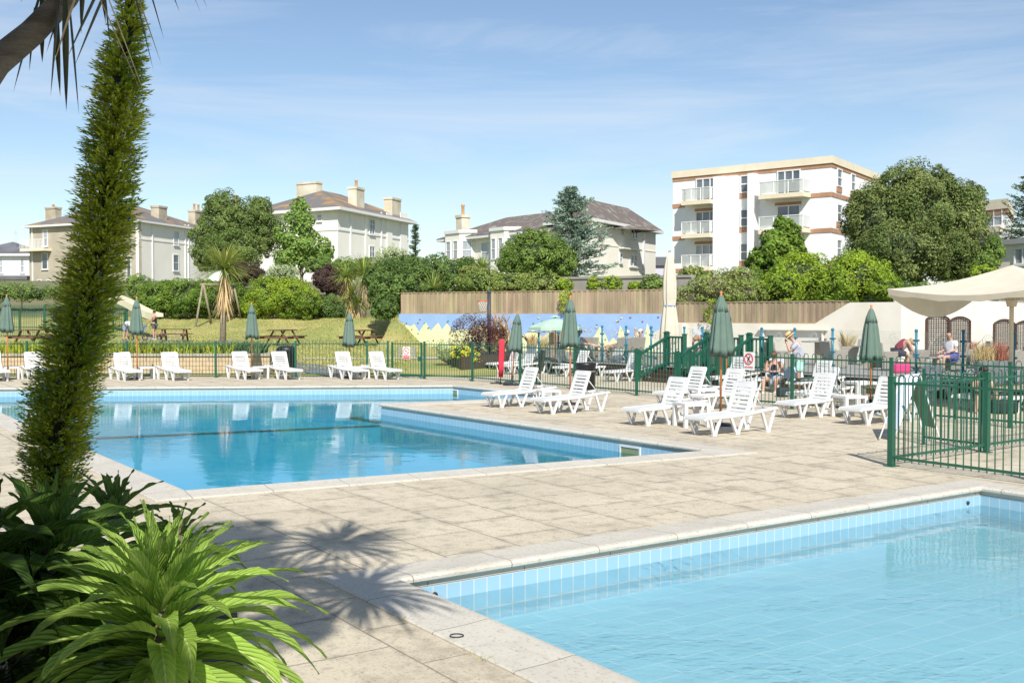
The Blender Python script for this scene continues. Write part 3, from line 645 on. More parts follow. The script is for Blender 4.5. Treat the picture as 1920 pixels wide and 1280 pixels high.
# fence up on the lawn, left
pts=[]
for u,v in ((-120,618),(-40,618),(37,617),(84,621),(240,622),(256,606)): 
    yy={0:0}; Y=60; p=P(u,v,Y); pts.append((p.x,p.y,p.z))
pts=[(P(u,620,Y).x,Y,lawn_z(P(u,620,Y).x,Y)) for u,Y in ((-180,60),(-70,60),(37,60),(130,60),(238,60))]
fence('green mesh fence high on the lawn behind the picnic table at far left',pts,H=1.5,pw=.09,r=.009)
fence('green fence further up the lawn beside the slide',[(P(u,600,Y).x,Y,lawn_z(P(u,600,Y).x,Y)) for u,Y in ((-140,66),(-20,66),(84,66),(170,66),(234,66))],H=1.5,pw=.09,r=.009)
# second prohibition sign on the long fence
def near_line(u,a,b):
    d=(b-a).normalized(); r=ray(u,700); r=Vector((r.x,r.y,0)); k=(a.x*d.y-a.y*d.x)/(r.x*d.y-r.y*d.x); return r*k,d
pp,dv=near_line(1406,q0,q1); nv=Vector((dv.y,-dv.x,0)); nv=nv if nv.y<0 else -nv
t=thing('no_diving_sign','white sign with a red prohibition circle on the green fence left of the seated woman','sign',pp+nv*.03+Vector((0,0,.98)),math.atan2(dv.y,dv.x) if dv.x>0 else math.atan2(-dv.y,-dv.x))
mb=MB(); mb.box(-.15,.15,-.005,.005,-.2,.2); mb.build('board',M['white'],t)
mr=MB(); prohib(mr,None,0,.05,.115); mr.build('prohibition_mark',M['red'],t)
mk=MB(); mk.sphere((.02,-.012,.09),.018,8,6); mk.beam((.01,-.012,.07),(-.03,-.012,.01),.006,.03); mk.tube([(-.05,-.012,-.02),(-.02,-.012,-.01),(.01,-.012,-.02),(.04,-.012,-.01)],.005,4); mk.build('diver_mark',M['black'],t)
text('NO DIVING',.045,(0,-.01,-.15),M['red'],t)
# ================================================================ loungers
def vleg(mb,x,y,spread=.15,z=.30,w=.05,inn=0,lean=0):
    for s in (-1,1):
        mb.beam((x+s*spread+lean,y,z),(x+s*.018,y+inn,.02),w*.9,.045,up=(0,1,0))
    mb.box(x-.045,x+.045,y+inn-w/2,y+inn+w/2,0,.03)
def make_lounger(label):
    t=thing('sun_lounger',label,'sun lounger'); W=.56; L=1.68
    mb=MB()
    for s in (-1,1):
        y=s*(W/2-.03)
        mb.tube([(-.84,y,.385),(-.80,y,.40),(-.45,y,.365),(-.1,y,.325),(.25,y,.305),(.70,y,.30),(.82,y,.29),(.85,y,.26)],[.022,.032,.034,.034,.032,.032,.028,.018],8)
    mb.box(-.84,-.77,-W/2+.04,W/2-.04,.37,.41); mb.box(-.14,-.08,-W/2+.05,W/2-.05,.285,.325); mb.box(.80,.85,-W/2+.04,W/2-.04,.255,.305)
    mb.build('frame',M['white_resin'],t,bevel=.006)
    mb=MB(); 
    # seat: side strips + slats with gaps
    mb.M=Matrix.Translation((0,0,-.012))@Matrix.Rotation(R(1.6),4,'Y')
    for s in (-1,1): mb.box(-.12,.82,s*(W/2-.05)-.03,s*(W/2-.05)+.03,.336,.362)
    x=-.12
    while x<.80:
        mb.box(x,min(x+.115,.82),-W/2+.085,W/2-.085,.338,.358); x+=.128
    mb.build('seat',M['white_resin'],t,bevel=.004)
    # backrest tilted 60 degrees, hinge at x=-.13
    mb=MB(); mb.M=Matrix.Translation((-.13,0,.34))@Matrix.Rotation(R(-111),4,'Y')@Matrix.Rotation(0,4,'Z')
    # local +x goes up the back
    bl=.55; 
    for s in (-1,1): mb.box(0,bl-.01,s*(W/2-.06)-.045,s*(W/2-.06)+.045,-.013,.013)
    ks=[.0,.075,.15,.225,.30,.375]
    for k in ks: mb.box(k+.01,k+.063,-W/2+.105,W/2-.105,-.010,.010)
    mb.box(.45,bl,-W/2+.105,W/2-.105,-.012,.012); mb.tube([(bl-.005,-W/2+.04,0),(bl-.005,W/2-.04,0)],.016,8)
    mb.build('backrest',M['white_resin'],t,bevel=.004)
    for s in (-1,1):
        y=s*(W/2-.03)
        for x,sp,zt_ in ((.62,.11,.285),(.12,.15,.30),(-.60,.15,.37)):
            mb=MB(); vleg(mb,x,y,sp,zt_,inn=-s*.02 if x>.5 else 0); mb.build('leg',M['white_resin'],t,bevel=.005)
    mb=MB()
    for s in (-1,1): mb.tube([(-.27,s*.18,.72),(-.60,s*.18,.37)],.011,6)
    mb.build('backrest_prop',M['white_resin'],t)
    return t
LG='white slatted resin sun loungers round the pool'
L0=make_lounger('x'); first=[True]
def lounger(px,foot,label,legx=.12,side=1,sc=.98,z=0,group=LG):
    """px: photo position of a leg foot; foot: direction the foot end points; side: which side that leg is on"""
    a=math.atan2(foot[1],foot[0]); g=G(px[0],px[1],z); off=Vector((legx,side*.25,0)); off.rotate(Matrix.Rotation(a,3,'Z').to_quaternion().to_matrix() if False else Matrix.Rotation(a,3,'Z'))
    loc=g-off*sc
    if first[0]:
        first[0]=False; L0.location=loc; L0.rotation_euler.z=a; L0['label']=label; L0['group']=group; return L0
    return dup(L0,loc,a,label,group,scale=sc if sc!=1 else None)
NE=(-.84,-.54); FA=(.62,-.78)
lounger((1382,814.5),NE,'nearest white lounger, in front of the near green parasol')
lounger((1255,796),NE,'white lounger left of the near green parasol, facing the pool')
lounger((1297,761),NE,'white lounger behind the near pair, between them and the fence',sc=.98)
lounger((1367,767),NE,'white lounger directly behind the near green parasol pole')
lounger((1538,782.6),NE,'white lounger to the right of the nearest lounger, below the man in the straw hat')
lounger((1548,762),NE,'white lounger half hidden behind the one below the straw hat man')
lounger((1662,795),NE,'white lounger partly behind the near fence post, by the banner stand')
lounger((977.6,762.6),NE,'white lounger left of the tall middle parasol at the pool corner')
lounger((1075,774.8),NE,'white lounger in front of the tall middle parasol and the black bin')
far=[((53,712),'white lounger left of the tall shaggy flower spike'),((222,712.5),'white lounger just right of the flower spike'),((312.5,712.5),'white lounger right of the parasol by the stone wall'),((446,710.6),'white lounger left of the third far parasol'),((521,710.6),'white lounger in front of the black bin on the far side'),((641.6,710.6),'white lounger left of the fourth far parasol'),((705.6,710.6),'rightmost white lounger of the far row, beside the gate')]
for p,l in far: lounger(p,FA,l,side=-1)
lounger((-28,714),FA,'white lounger cut by the left edge of the photo',side=-1,sc=1.04)
lounger((957,697),NE,'white lounger behind the red folded parasol, outside the pool fence')
lounger((985,701),NE,'white lounger behind the dark rattan chair')
lounger((1060,700),(.8,-.6),'white lounger behind the tall middle parasol with its back to the camera',side=-1)
lounger((1085,705),NE,'white lounger just left of the black bin behind the fence')
lounger((1150,704),NE,'white lounger right of the black bin, against the terrace')
lounger((1181,714.8),NE,'white lounger at the foot of the deck stairs')
lounger((1378,728),NE,'white lounger behind the two parasols, under the terrace edge')
lounger((1448,733),NE,'white lounger on which the woman with the phone sits')
lounger((1538,738),NE,'white lounger beside the man in the straw hat, under a dark towel')
lounger((1745,757),NE,'white lounger seen through the near fence behind the banner stand')
lounger((1862,768),NE,'white lounger on which the dark haired bather sits at the right')
lounger((1935,772),NE,'white lounger cut by the right edge of the photo')
# ================================================================ low tables
def make_table():
    t=thing('side_table','x','side table'); mb=MB()
    mb.box(-.22,.22,-.22,.22,.33,.37); 
    for k in range(5): mb.box(-.2,.2,-.19+.08*k,-.19+.08*k+.06,.371,.378)
    mb.build('table_top',M['white_resin'],t,bevel=.008)
    for sx in (-1,1):
        for sy in (-1,1):
            mb=MB(); mb.box(sx*.19-.03,sx*.19+.03,sy*.19-.03,sy*.19+.03,0,.33); mb.build('leg',M['white_resin'],t,bevel=.004)
    return t
T0=make_table(); tf=[True]
def table(u,v,l,a=.3,sc=1):
    p=G(u,v)
    if tf[0]: tf[0]=False; T0.location=p; T0.rotation_euler.z=a; T0['label']=l; T0['group']='low white tables between the loungers'; return T0
    return dup(T0,p,a,l,'low white tables between the loungers',scale=sc)
table(1028,763,'low white table between the two loungers by the tall middle parasol',sc=1.0)
table(1296,799,'low white table between the nearest loungers and parasol',sc=1.15)
table(1318,764,'low white table behind the near parasol loungers',sc=1.1)
table(1592,782,'low white table left of the fourth right hand parasol',sc=1.15)
table(1614,757,'white table standing by the fence behind the fourth right parasol',sc=1.35)
table(21,710,'low white table at the far left beside the flower spike',.5)
table(275,710,'low white table between loungers in front of the stone wall',.5)
table(488,709,'low white table between the third pair of far loungers',.5)
table(677,709,'low white table between the last pair of far loungers',.5)
table(1700,752,'low white table seen through the banner stand',sc=1.1)
# ================================================================ closed parasols
def make_umb(h,cz=1.3,poletop=None,lean=0,bw=.165):
    t=thing('closed_parasol','x','parasol'); H=h
    mb=MB(); mb.tube([(0,0,.26),(0,0,H-.06)],.02,10); mb.build('pole',M['teak'],t)
    top=H-.09; bot=H-1.12
    ph=random.random()*6
    def pleat(a,f): return 1+.36*(1-.3*f)*abs(math.sin(4*a+ph+.6*math.sin(2*a)))-.17+.08*math.sin(3*a+ph)+.03*math.sin(13*a)
    mb=MB(); prof=[(bw*.92,bot+.03),(bw*1.12,bot-.01),(bw*1.12,bot+.10),(bw*.95,bot+.35),(bw*.76,bot+.65),(bw*.52,bot+.88),(bw*.25,top-.06),(.025,top)]; u1,u2=random.uniform(.015,.05),random.random()*6
    mb.lathe([(bw*.3,bot+.12)]+prof,72,mod=pleat,zmod=lambda a,i:(-u1*math.sin(2*a+u2)-.035*abs(math.sin(4*a+ph))) if i in (1,2) else (-.5*u1*math.sin(2*a+u2) if i==3 else 0)); mb.build('canopy',M['umb'],t)
    mb=MB(); mb.lathe([(bw*.62,top-.27),(bw*.66,top-.27),(bw*.5,top-.15),(bw*.28,top-.03),(.024,top+.02)],48,mod=lambda a,f:1+.12*abs(math.sin(4*a+ph))+(0.0)); mb.build('vent_cap',M['umb'],t)
    mb=MB(); mb.lathe([(.0,H+.01),(.02,H),(.026,H-.02),(.018,H-.045),(.024,H-.07)],12); mb.build('finial',M['teak'],t)
    mb=MB(); mb.lathe([(0,.27),(.03,.27),(.03,.06),(.05,.05),(.20,.035),(.26,.01),(.26,0)],20); mb.build('base',M['black_iron'],t)
    return t
def umb(u,v,h,label,rz=0,tilt=None,bw=.165):
    t=make_umb(h,bw=bw); t.location=G(u,v); t['label']=label; t['group']='closed green parasols'
    t.rotation_euler=(0,R(tilt) if tilt else 0,rz if not tilt else 0); return t
umb(1351,797,2.42,'nearest closed green parasol, in front of the deck stairs',bw=.18)
umb(1069,758,2.42,'tall closed green parasol standing between the two middle loungers')
umb(1362,737,2.22,'closed green parasol half hidden behind the nearest one')
umb(1632,773,2.2,'closed green parasol to the right, beside the banner stand',bw=.175)
umb(959,722,2.1,'leaning closed green parasol next to the red folded one',tilt=5)
umb(15,711,2.62,'closed green parasol at the far left edge',tilt=-.3)
umb(257.5,710,2.56,'closed green parasol in front of the people on the lawn')
umb(472.5,707,2.4,'closed green parasol between the cordyline and the picnic table')
umb(655.5,707.5,2.16,'closed green parasol in front of the right picnic table')
# red folded parasol
t=thing('folded_parasol','red folded parasol on a flat dark stand by the pool fence','parasol',G(938.5,719.5)); t.rotation_euler=(0,R(2),0)
mb=MB(); mb.lathe([(.03,.22),(.06,.2),(.068,.5),(.075,1.0),(.07,1.25),(.04,1.3),(0,1.3)],32,mod=lambda a,f:1+.2*abs(math.sin(3*a))); mb.build('canopy',M['red_cloth'],t)
mb=MB(); mb.tube([(0,0,.02),(0,0,1.38)],.015,8); mb.build('pole',M['black_iron'],t)
mb=MB(); mb.box(-.3,.3,-.04,.04,0,.03); mb.box(-.04,.04,-.3,-.04,0,.03); mb.box(-.04,.04,.04,.3,0,.03); mb.build('base',M['black_iron'],t)
# pale green open parasol
t=thing('open_parasol','open pale green parasol in front of the blue mural','parasol',G(1041,701)); 
Y=t.location.y; mb=MB(); H=2-4*Y/2000; mb.tube([(0,0,.05),(0,0,H)],.02,8); mb.build('pole',mat('red_pole',(.30,.08,.06),.5),t)
rr=.92; n=8; mb=MB(); mb.smooth=False
for k in range(n):
    a0,a1=2*PI*k/n+.2,2*PI*(k+1)/n+.2; e=lambda a,f,dz:(rr*f*math.cos(a),rr*f*math.sin(a),H-.02-.33*f**1.15-dz)
    am=(a0+a1)/2; cs=math.cos((a1-a0)/2)*1.01
    for f0,f1 in ((0.02,.35),(.35,.7),(.7,1)):
        mb.quad(e(a0,f0,0),e(a0,f1,0),e(a1,f1,0),e(a1,f0,0))
    mb.quad(e(a0,1,0),e(a0,1,.09),e(a1,1,.09),e(a1,1,0))
mb.lathe([(.2,H-.0),(.12,H+.03),(0,H+.06)],8); mb.build('canopy',M['umbpale'],t)
mb=MB()
for k in range(n): a=2*PI*k/n+.2; mb.tube([(rr*.98*math.cos(a),rr*.98*math.sin(a),H-.36),(.02,.0,H-.04)],.008,4)
mb.build('rib',M['white'],t)
mb=MB(); mb.lathe([(0,.08),(.05,.07),(.24,.03),(.24,0)],16); mb.build('base',M['black_iron'],t)
# big closed cream parasol
bp=P(1255,640,38.0); t=thing('closed_parasol','very tall closed cream canvas parasol on the terrace tied with a cord','parasol',(bp.x,38.0,DZ))
zz=lambda v:P(1255,v,38).z-DZ; k=38/2000
mb=MB(); mb.tube([(0,0,0),(0,0,zz(470))],.05,10); mb.build('pole',M['grey_metal'],t)
pr=[(645,11),(636,17.5),(620,16.5),(600,14.5),(576,11.5),(571,10.5),(560,12),(530,12),(505,10),(485,6.5),(474,4),(473,1)]
mb=MB(); mb.lathe([(w*k,zz(v)+(0.0)) for v,w in pr],72,mod=lambda a,f:1+.16*abs(math.sin(4*a))-.08+(.05*math.sin(11*a))); mb.build('canopy',M['cream_canvas'],t)
mb=MB(); mb.lathe([(11.6*k,zz(575)),(12.2*k,zz(573.5)),(11.6*k,zz(572))],32); mb.build('cord',mat('blue_cord',(.2,.25,.4),.8),t)
mb=MB(); mb.box(-.5,.5,-.5,.5,0,.08); mb.build('base',M['grey_wood'],t)
# big open cream parasol at right
hub=P(1897,566,22.5); t=thing('open_parasol','huge open cream canvas parasol over the terrace at the right edge','parasol',(hub.x,hub.y,DZ))
zt=lambda v:P(1900,v,22.5).z-DZ
mb=MB(); mb.tube([(0,0,0),(0,0,zt(500))],.045,12); mb.build('pole',M['cream_canvas'],t)
mb=MB(); mb.lathe([(.05,zt(575)),(.09,zt(575)),(.11,zt(568)),(.11,zt(560)),(.05,zt(558))],16); mb.build('hub',M['cream_canvas'],t)
apex=Vector((0,0,zt(497))); HW=1.78; ca=math.atan2(-.78,-.62)
cs=[]
for kk in range(4):
    a=R(180-8)+kk*PI/2; cs.append(Vector((HW*1.42*math.cos(a),HW*1.42*math.sin(a),zt(541))))
mb=MB(); mb.smooth=True; rb=MB(); vb=MB(); NS=12
for kk in range(4):
    a,b=cs[kk],cs[(kk+1)%4]; rows=[]
    for i in range(NS+1):
        f=i/NS; row=[]
        for j in range(NS+1):
            g=j/NS; p=apex.lerp(a.lerp(b,g),f); sag=.16*math.sin(PI*g)*f*f+.10*math.sin(PI*f); row.append(p-Vector((0,0,sag*1.0)))
        rows.append(row)
    vs=[p for r_ in rows for p in r_]; fs=[(i*(NS+1)+j,(i+1)*(NS+1)+j,(i+1)*(NS+1)+j+1,i*(NS+1)+j+1) for i in range(NS) for j in range(NS)]
    mb.add(vs,fs)
    lo=rows[-1]; vv=[]; 
    for j,p in enumerate(lo): vv+= [p,p*0.985-Vector((0,0,(.09+.02*math.sin(j*2)) if kk!=3 else .12+.30*math.sin(PI*j/NS)))]
    vb.smooth=True; vb.add(vv,[(2*j,2*j+1,2*j+3,2*j+2) for j in range(NS)])
    for q,f in ((a,.97),(a.lerp(b,.5)-Vector((0,0,.16)),.97)):
        e=apex.lerp(q,f)-Vector((0,0,.08)); rb.tube([Vector((q.x*.04,q.y*.04,zt(520))),e],.022,6)
        m_=apex.lerp(q,.5)-Vector((0,0,.1)); rb.tube([Vector((q.x*.04,q.y*.04,zt(562))),m_],.02,6)
mb.build('canopy',M['cream_canvas'],t); vb.build('valance',M['cream_canvas'],t); rb.build('rib',mat('cream_strut',(.6,.55,.45),.5),t)
mb=MB(); mb.box(-.55,.55,-.55,.55,0,.1); mb.build('base',M['grey_wood'],t)
# strut-like lamps hanging under it
# ================================================================ bins, chair, bags
def binn(u,v,label,s=1):
    t=thing('litter_bin',label,'litter bin',G(u,v),0,'black litter bins'); t.scale=(s,s,s)
    mb=MB(); mb.lathe([(0,0),(.24,0),(.26,.02),(.30,.78),(.31,.80),(.31,.86),(.29,.86),(.28,.7),(0,.68)],28); mb.build('body',M['black'],t)
    mb=MB(); mb.lathe([(.291,.60),(.296,.60),(.298,.635),(.293,.635)],28); mb.build('band',M['grey_metal'],t)
    return t
binn(1098,735,'black round bin behind the middle lounger at the pool fence',.88)
t=thing('litter_bin','black domed bin outside the far pool fence behind a lounger','litter bin',(-7.68,36.3,.1),0,'black litter bins')
mb=MB(); mb.lathe([(0,0),(.3,0),(.31,.02),(.31,.62),(.32,.64)],24); mb.build('body',M['black'],t)
mb=MB(); mb.lathe([(.33,.66),(.33,.74),(.30,.80),(.2,.84),(0,.85)],24)
for a in range(8): mb.cbox((.31*math.cos(a*PI/4),.31*math.sin(a*PI/4),.65),(.04,.04,.1))
mb.build('lid',M['black'],t)
def rattan_chair(loc,a,label,m='rattan_grey',w=.62,back=.85,arms=True,group='woven chairs on the terrace'):
    t=thing('rattan_chair',label,'chair',loc,a,group)
    mb=MB(); mb.box(-.28,.28,-w/2,w/2,.34,.44); mb.build('seat',M[m],t,bevel=.02)
    mb=MB(); mb.smooth=False; mb.M=Matrix.Translation((-.26,0,.40))@Matrix.Rotation(R(-10),4,'Y'); mb.box(-.05,.02,-w/2,w/2,0,back-.40); mb.build('backrest',M[m],t,bevel=.02)
    if arms:
        for s in (-1,1):
            mb=MB(); mb.box(-.28,.28,s*w/2-.04,s*w/2+.04,.06,.62); mb.build('armrest',M[m],t,bevel=.02)
    for sx in (-1,1):
        for sy in (-1,1):
            mb=MB(); mb.tube([(sx*.24,sy*(w/2-.05),0),(sx*.24,sy*(w/2-.05),.36)],.02,6); mb.build('leg',M[m],t)
    return t
rattan_chair(G(994,721),math.atan2(.1,-1)+.25,'dark brown woven chair facing left inside the pool fence','rattan',w=.6,back=1.0,arms=False,group='woven chairs by the pool')
# banner stand / A-board
fl=G(1650,822); t=thing('banner_stand','folding A-shaped display stand with a pale lilac panel and an olive panel','display stand',(0,0,0))
def bpnt(u,v,Y): return P(u,v,Y)
TY=17.6
topL,topR=P(1693,700,TY),P(1727,702,TY)
lb,rb_=P(1659,798,16.9),P(1683,805,16.6)
mb=MB(); vs=[P(1692,704,TY),P(1724,700,TY),P(1684,806,16.7),P(1658,794,17.1)]; n_=Vector((0,-.012,0))
mb.add(vs+[v+Vector((.01,.02,0)) for v in vs],[(0,3,2,1),(4,5,6,7),(0,1,5,4),(1,2,6,5),(2,3,7,6),(3,0,4,7)]); mb.build('panel',mat('lilac_banner',(.62,.66,.78),.6,base2=(.56,.60,.74),nscale=2),t)
mb=MB(); vs=[P(1726,706,TY+.1),P(1710,741,TY+.4),P(1731,797,TY+.3),P(1754,803,TY-.1)]
mb.add(vs+[v+Vector((.01,.02,0)) for v in vs],[(0,1,2,3),(4,7,6,5),(0,4,5,1),(1,5,6,2),(2,6,7,3),(3,7,4,0)]); tag(mb.build('panel',M['olive'],t),'olive rear panel')
mb=MB(); mb.tube([P(1692,704,TY),P(1649,822,16.95)],.013,6); mb.tube([P(1724,700,TY),P(1679,815,17.0)],.013,6); mb.tube([P(1726,704,TY+.1),P(1765,832,16.6)],.013,6); mb.tube([P(1710,741,TY+.4),P(1737,830,16.7)],.013,6); mb.build('frame',M['white_resin'],t)
# small olive topped table
t=thing('side_table','small table with a wooden olive top beside the banner stand','side table',G(1645,776)); 
mb=MB(); mb.lathe([(0,.52),(.28,.52),(.29,.535),(.28,.55),(0,.55)],20); mb.build('table_top',M['olive'],t); mb=MB(); mb.tube([(0,0,0),(0,0,.52)],.03,8); mb.lathe([(0,.03),(.18,.0)],12); mb.build('leg',M['white_resin'],t)
# hair band + petal
t=G(856,1191.5,.022); mb=MB(); mb.tube([(.042*math.cos(a*PI/10)*(1+.05*math.cos(a)),.036*math.sin(a*PI/10),.004) for a in range(21)],.0032,6,cap=False); o=mb.build('hair_band',M['black']); o.location=(t.x,t.y,.022); tag(o,'thin black elastic band lying on the pool edge stones','hair band')
mb=MB(); mb.smooth=True; mb.add([(-.012,0,.002),(0,-.01,.004),(.014,0,.008),(0,.01,.004),(0,0,.001)],[(0,1,4),(1,2,4),(2,3,4),(3,0,4)]); o=mb.build('fallen_petal',M['red_cloth']); o.location=G(501,1226); tag(o,'tiny red petal fallen on the shaded paving','petal')
mb=MB(); 
# pocketed weeds in the joints near the paddling pool
wp=[]
for (u,v,n_) in ((762,1163,14),(920,1238,18),(900,1236,8),(885,1228,6)):
    g=G(u,v)
    for _ in range(n_): wp.append((g.x+random.gauss(0,.015),g.y+random.gauss(0,.015),0))
tag(blades('weeds',wp,.028,.004,M['blade'],.5),kind='stuff')
# ================================================================ terrace furniture
def onl(t,o=0): 
    p=dk(t,o); return Vector((p.x,p.y,DZ))
def tline(u,o=.12):      # along the terrace front edge at photo column u
    a=dk(0,o); d=Vector((-.6,.8,0)); r=ray(u,650); r=Vector((r.x,r.y,0)); k=(a.x*d.y-a.y*d.x)/(r.x*d.y-r.y*d.x); return r*k+Vector((0,0,DZ))
pu=[1010,1047,1086,1129,1174,1221]; pr_=[1283,1317,1428]; pr2=[1490,1561,1718,1806,1901,1990]
M['etch']=mat('etched_glass_mark',(.5,.52,.5),.7)
def screen(label,us,o):
    t=thing('glass_screen',label,'glass screen',(0,0,0)); pts=[tline(u,o) for u in us]
    for i,p in enumerate(pts):
        mb=MB(); mb.tube([(0,0,0),(0,0,1.17)],.032,8); mb.sphere((0,0,1.19),.045,8,6)
        for z in (.25,.6,.95): mb.cbox((0,0,z),(.14,.06,.05))
        q=mb.build('post',M['blue_paint'],t); q.location=p; q.rotation_euler.z=math.atan2(.8,-.6)
        if i<len(pts)-1:
            b=pts[i+1]; d=(b-p); L=d.length; d.normalize(); 
            # split wide gaps into panes
            k=max(1,round(L/1.6))
            for j in range(k):
                a0=p+d*(L*j/k+.06); a1=p+d*(L*(j+1)/k-.06); g=MB(); g.beam(a0+Vector((0,0,.66)),a1+Vector((0,0,.66)),.012,1.04); pn=g.build('pane',M['screen_glass'],t)
                c=(a0+a1)/2+Vector((0,0,.98)); e=MB(); r=.13
                nn=Vector((d.y,-d.x,0)); nn=nn if nn.y<0 else -nn; c=c+nn*.012
                e.tube([c+d*(r*math.cos(x*PI/12))+Vector((0,0,r*math.sin(x*PI/12))) for x in range(25)],.005,4,cap=False)
                for x in range(10):
                    an=x*PI/5; e.tube([c+d*(r*.35*math.cos(an))+Vector((0,0,r*.35*math.sin(an))),c+d*(r*.8*math.cos(an))+Vector((0,0,r*.8*math.sin(an)))],.004,4)
                e.build('etched_motif',M['etch'],pn)
screen('glass screen on blue posts along the terrace edge, left of the deck stairs',pu,.15)
screen('glass screen on blue posts between the two flights of deck stairs',[1283,1317],.2)
screen('glass screen on blue posts along the terrace edge, right of the deck stairs',[1428,1490,1561,1718,1806,1901,1990],.15)
# stairs with green railings
def stair(label,u0,u1,group='deck stairs with green railings',out=1.25):
    a=tline(u0,-.03); b=tline(u1,-.03); a.z=b.z=0; n=Vector((-.8,-.6,0)); t=thing('deck_stairs',label,'stairs',(0,0,0),0,group)
    mb=MB(); 
    for k in range(3):
        z1=DZ*(3-k)/4; f0=out*.28*k; f1=out*.28*(k+1)
        A=a+n*f0;B=b+n*f0;C=b+n*f1;D=a+n*f1
        mb.prism(ccw([A,B,C,D]),0,z1)
    mb.build('steps',M['brown_wood'],t)
    for p in (a,b):
        d=n; rl=MB(); e=p+n*out*.98
        up0,up1=Vector((0,0,DZ+.95)),Vector((0,0,.82))
        rl.beam(p+up0-Vector((0,0,.06)),e+up1-Vector((0,0,.06)),.07,.07); rl.beam(p+Vector((0,0,DZ+.12)),e+Vector((0,0,.12)),.06,.06)
        for k in range(1,9):
            q=p.lerp(e,k/9); rl.beam(q+Vector((0,0,(DZ+.14)*(1-k/9)+.14*k/9)),q+Vector((0,0,(DZ+.86)*(1-k/9)+.73*k/9)),.035,.035)
        rl.build('railing',M['green_paint'],t)
        for q,h in ((p,DZ+1.02),(e,.90)):
            nb=MB(); nb.box(-.065,.065,-.065,.065,0,h); nb.box(-.08,.08,-.08,.08,h,h+.03); nb.box(-.05,.05,-.05,.05,h+.03,h+.06); o=nb.build('newel_post',M['green_paint'],t); o.location=q; o.rotation_euler.z=math.atan2(-.6,-.8)
        # level return on the deck
        rr=MB(); e2=p-n*.0+Vector((-.6,.8,0))*(-.75 if p is b else -.75)
        if p is a or True:
            rr.beam(p+Vector((0,0,DZ+.9)),e2+Vector((0,0,DZ+.9)),.06,.06); rr.beam(p+Vector((0,0,DZ+.1)),e2+Vector((0,0,DZ+.1)),.05,.05)
            for k in range(1,6): q=p.lerp(e2,k/6); rr.beam(q+Vector((0,0,DZ+.12)),q+Vector((0,0,DZ+.87)),.035,.035)
            nb=MB(); nb.box(-.06,.06,-.06,.06,0,.98+DZ); nb.box(-.075,.075,-.075,.075,.98+DZ,1.01+DZ); 
            o=nb.build('newel_post',M['green_paint'],t); o.location=e2; rr.build('railing',M['green_paint'],t)
stair('dark wooden deck stairs with green railings left of the near parasol',1250,1325)
stair('dark wooden deck stairs with green railings behind the near parasol',1352,1405)
# terrace chairs and tables
def tp(u,v): return G(u,v,DZ)
tc=[(1098,676,PI*.5+2.4,'grey woven chair under the man in the navy shirt'),(1160,676,2.2,'grey woven chair of the person in the white cap'),(1186,674,2.2,'grey woven chair in front of the closed cream parasol'),(1455,692,.4,'grey woven chair behind the seated woman with the phone'),(1565,690,.2,'grey woven chair right of the louvred vent'),(1592,682,2.8,'grey woven chair behind the right parasol'),(1655,694,.4,'grey woven armchair left of the woman in the red top'),(1722,690,2.8,'grey woven armchair between the woman in red and the bald man'),(1792,696,2.7,'grey woven armchair on which the bald man sits'),(1832,690,2.9,'grey woven armchair right of the bald man'),(1905,692,2.9,'grey woven armchair near the right edge under the cream parasol'),(1312,682,2.2,'grey woven chair behind the green stair railing')]
for u,v,a,l in tc: rattan_chair(tp(u,v),a,l,w=.72,back=.92).scale=(.88,)*3
def ttable(u,v,label,h=.72,r=.45,sq=False):
    t=thing('terrace_table',label,'table',tp(u,v),.3,'tables on the terrace'); mb=MB()
    mb.box(-r,r,-r*.7,r*.7,h-.03,h) if sq else mb.lathe([(0,h-.03),(r,h-.03),(r+.01,h-.01),(r,h),(0,h)],24); mb.build('table_top',mat('grey_top',(.25,.25,.24),.4),t)
    mb=MB(); mb.box(-.07,.07,-.07,.07,.03,h-.03); mb.box(-.25,.25,-.25,.25,0,.03); mb.build('leg',M['grey_wood'],t)
ttable(1034,672,'tall square terrace table under the pale green parasol',h=.98,r=.75,sq=True)
ttable(1533,684,'round terrace table right of the man in the straw hat',h=.75,r=.5)
ttable(1755,697,'low square table in front of the bald man',h=.42,r=.5,sq=True)
ttable(1620,684,'low terrace table behind the right hand parasol',h=.6,r=.4)
# planters with grasses
M['dryg']=leafm('dry_grass',(.46,.38,.20),.35,.4); M['redtwig']=leafm('red_dry_plant',(.30,.12,.07),.35,.3); M['darkleaf']=leafm('dark_red_leaf',(.055,.022,.024),.5,.2)
def pot(u,v,label,m,pl,h=.38,w=.2,ph=.45,n=500,bw=.008,z=DZ,lean=.35,name='potted_plant'):
    g=G(u,v,z); t=thing(name,label,'plant pot',g); mb=MB(); mb.lathe([(0,0),(w*.75,0),(w,h),(w*.9,h),(w*.85,h-.04),(0,h-.05)],4 if w>.28 else 16,smooth=False); mb.build('pot',m,t)
    o=blades('foliage',[(random.gauss(0,w*.4),random.gauss(0,w*.4),h-.05) for _ in range(n)],ph,bw,pl,lean); o.parent=t
potg=mat('grey_pot',(.2,.22,.22),.5); pott=mat('tan_pot',(.45,.3,.18),.7)
pot(997,665,'grey pot of dry grass left of the tall terrace table',potg,M['dryg'])
pot(1020,668,'small grey pot of grass below the tall terrace table',potg,M['dryg'],h=.3)
pot(1047,662,'tan square pot of grass behind the open parasol pole',pott,M['dryg'],h=.75,w=.42,ph=.35)
pot(1588,678,'dark pot with pale dry grass near the louvred wall vent',potg,M['dryg'],ph=.6,n=600,lean=.4)
pot(1700,668,'planter of reddish dry plants below the arched trellises',pott,M['redtwig'],h=.3,w=.45,ph=.28,n=900,lean=.4)
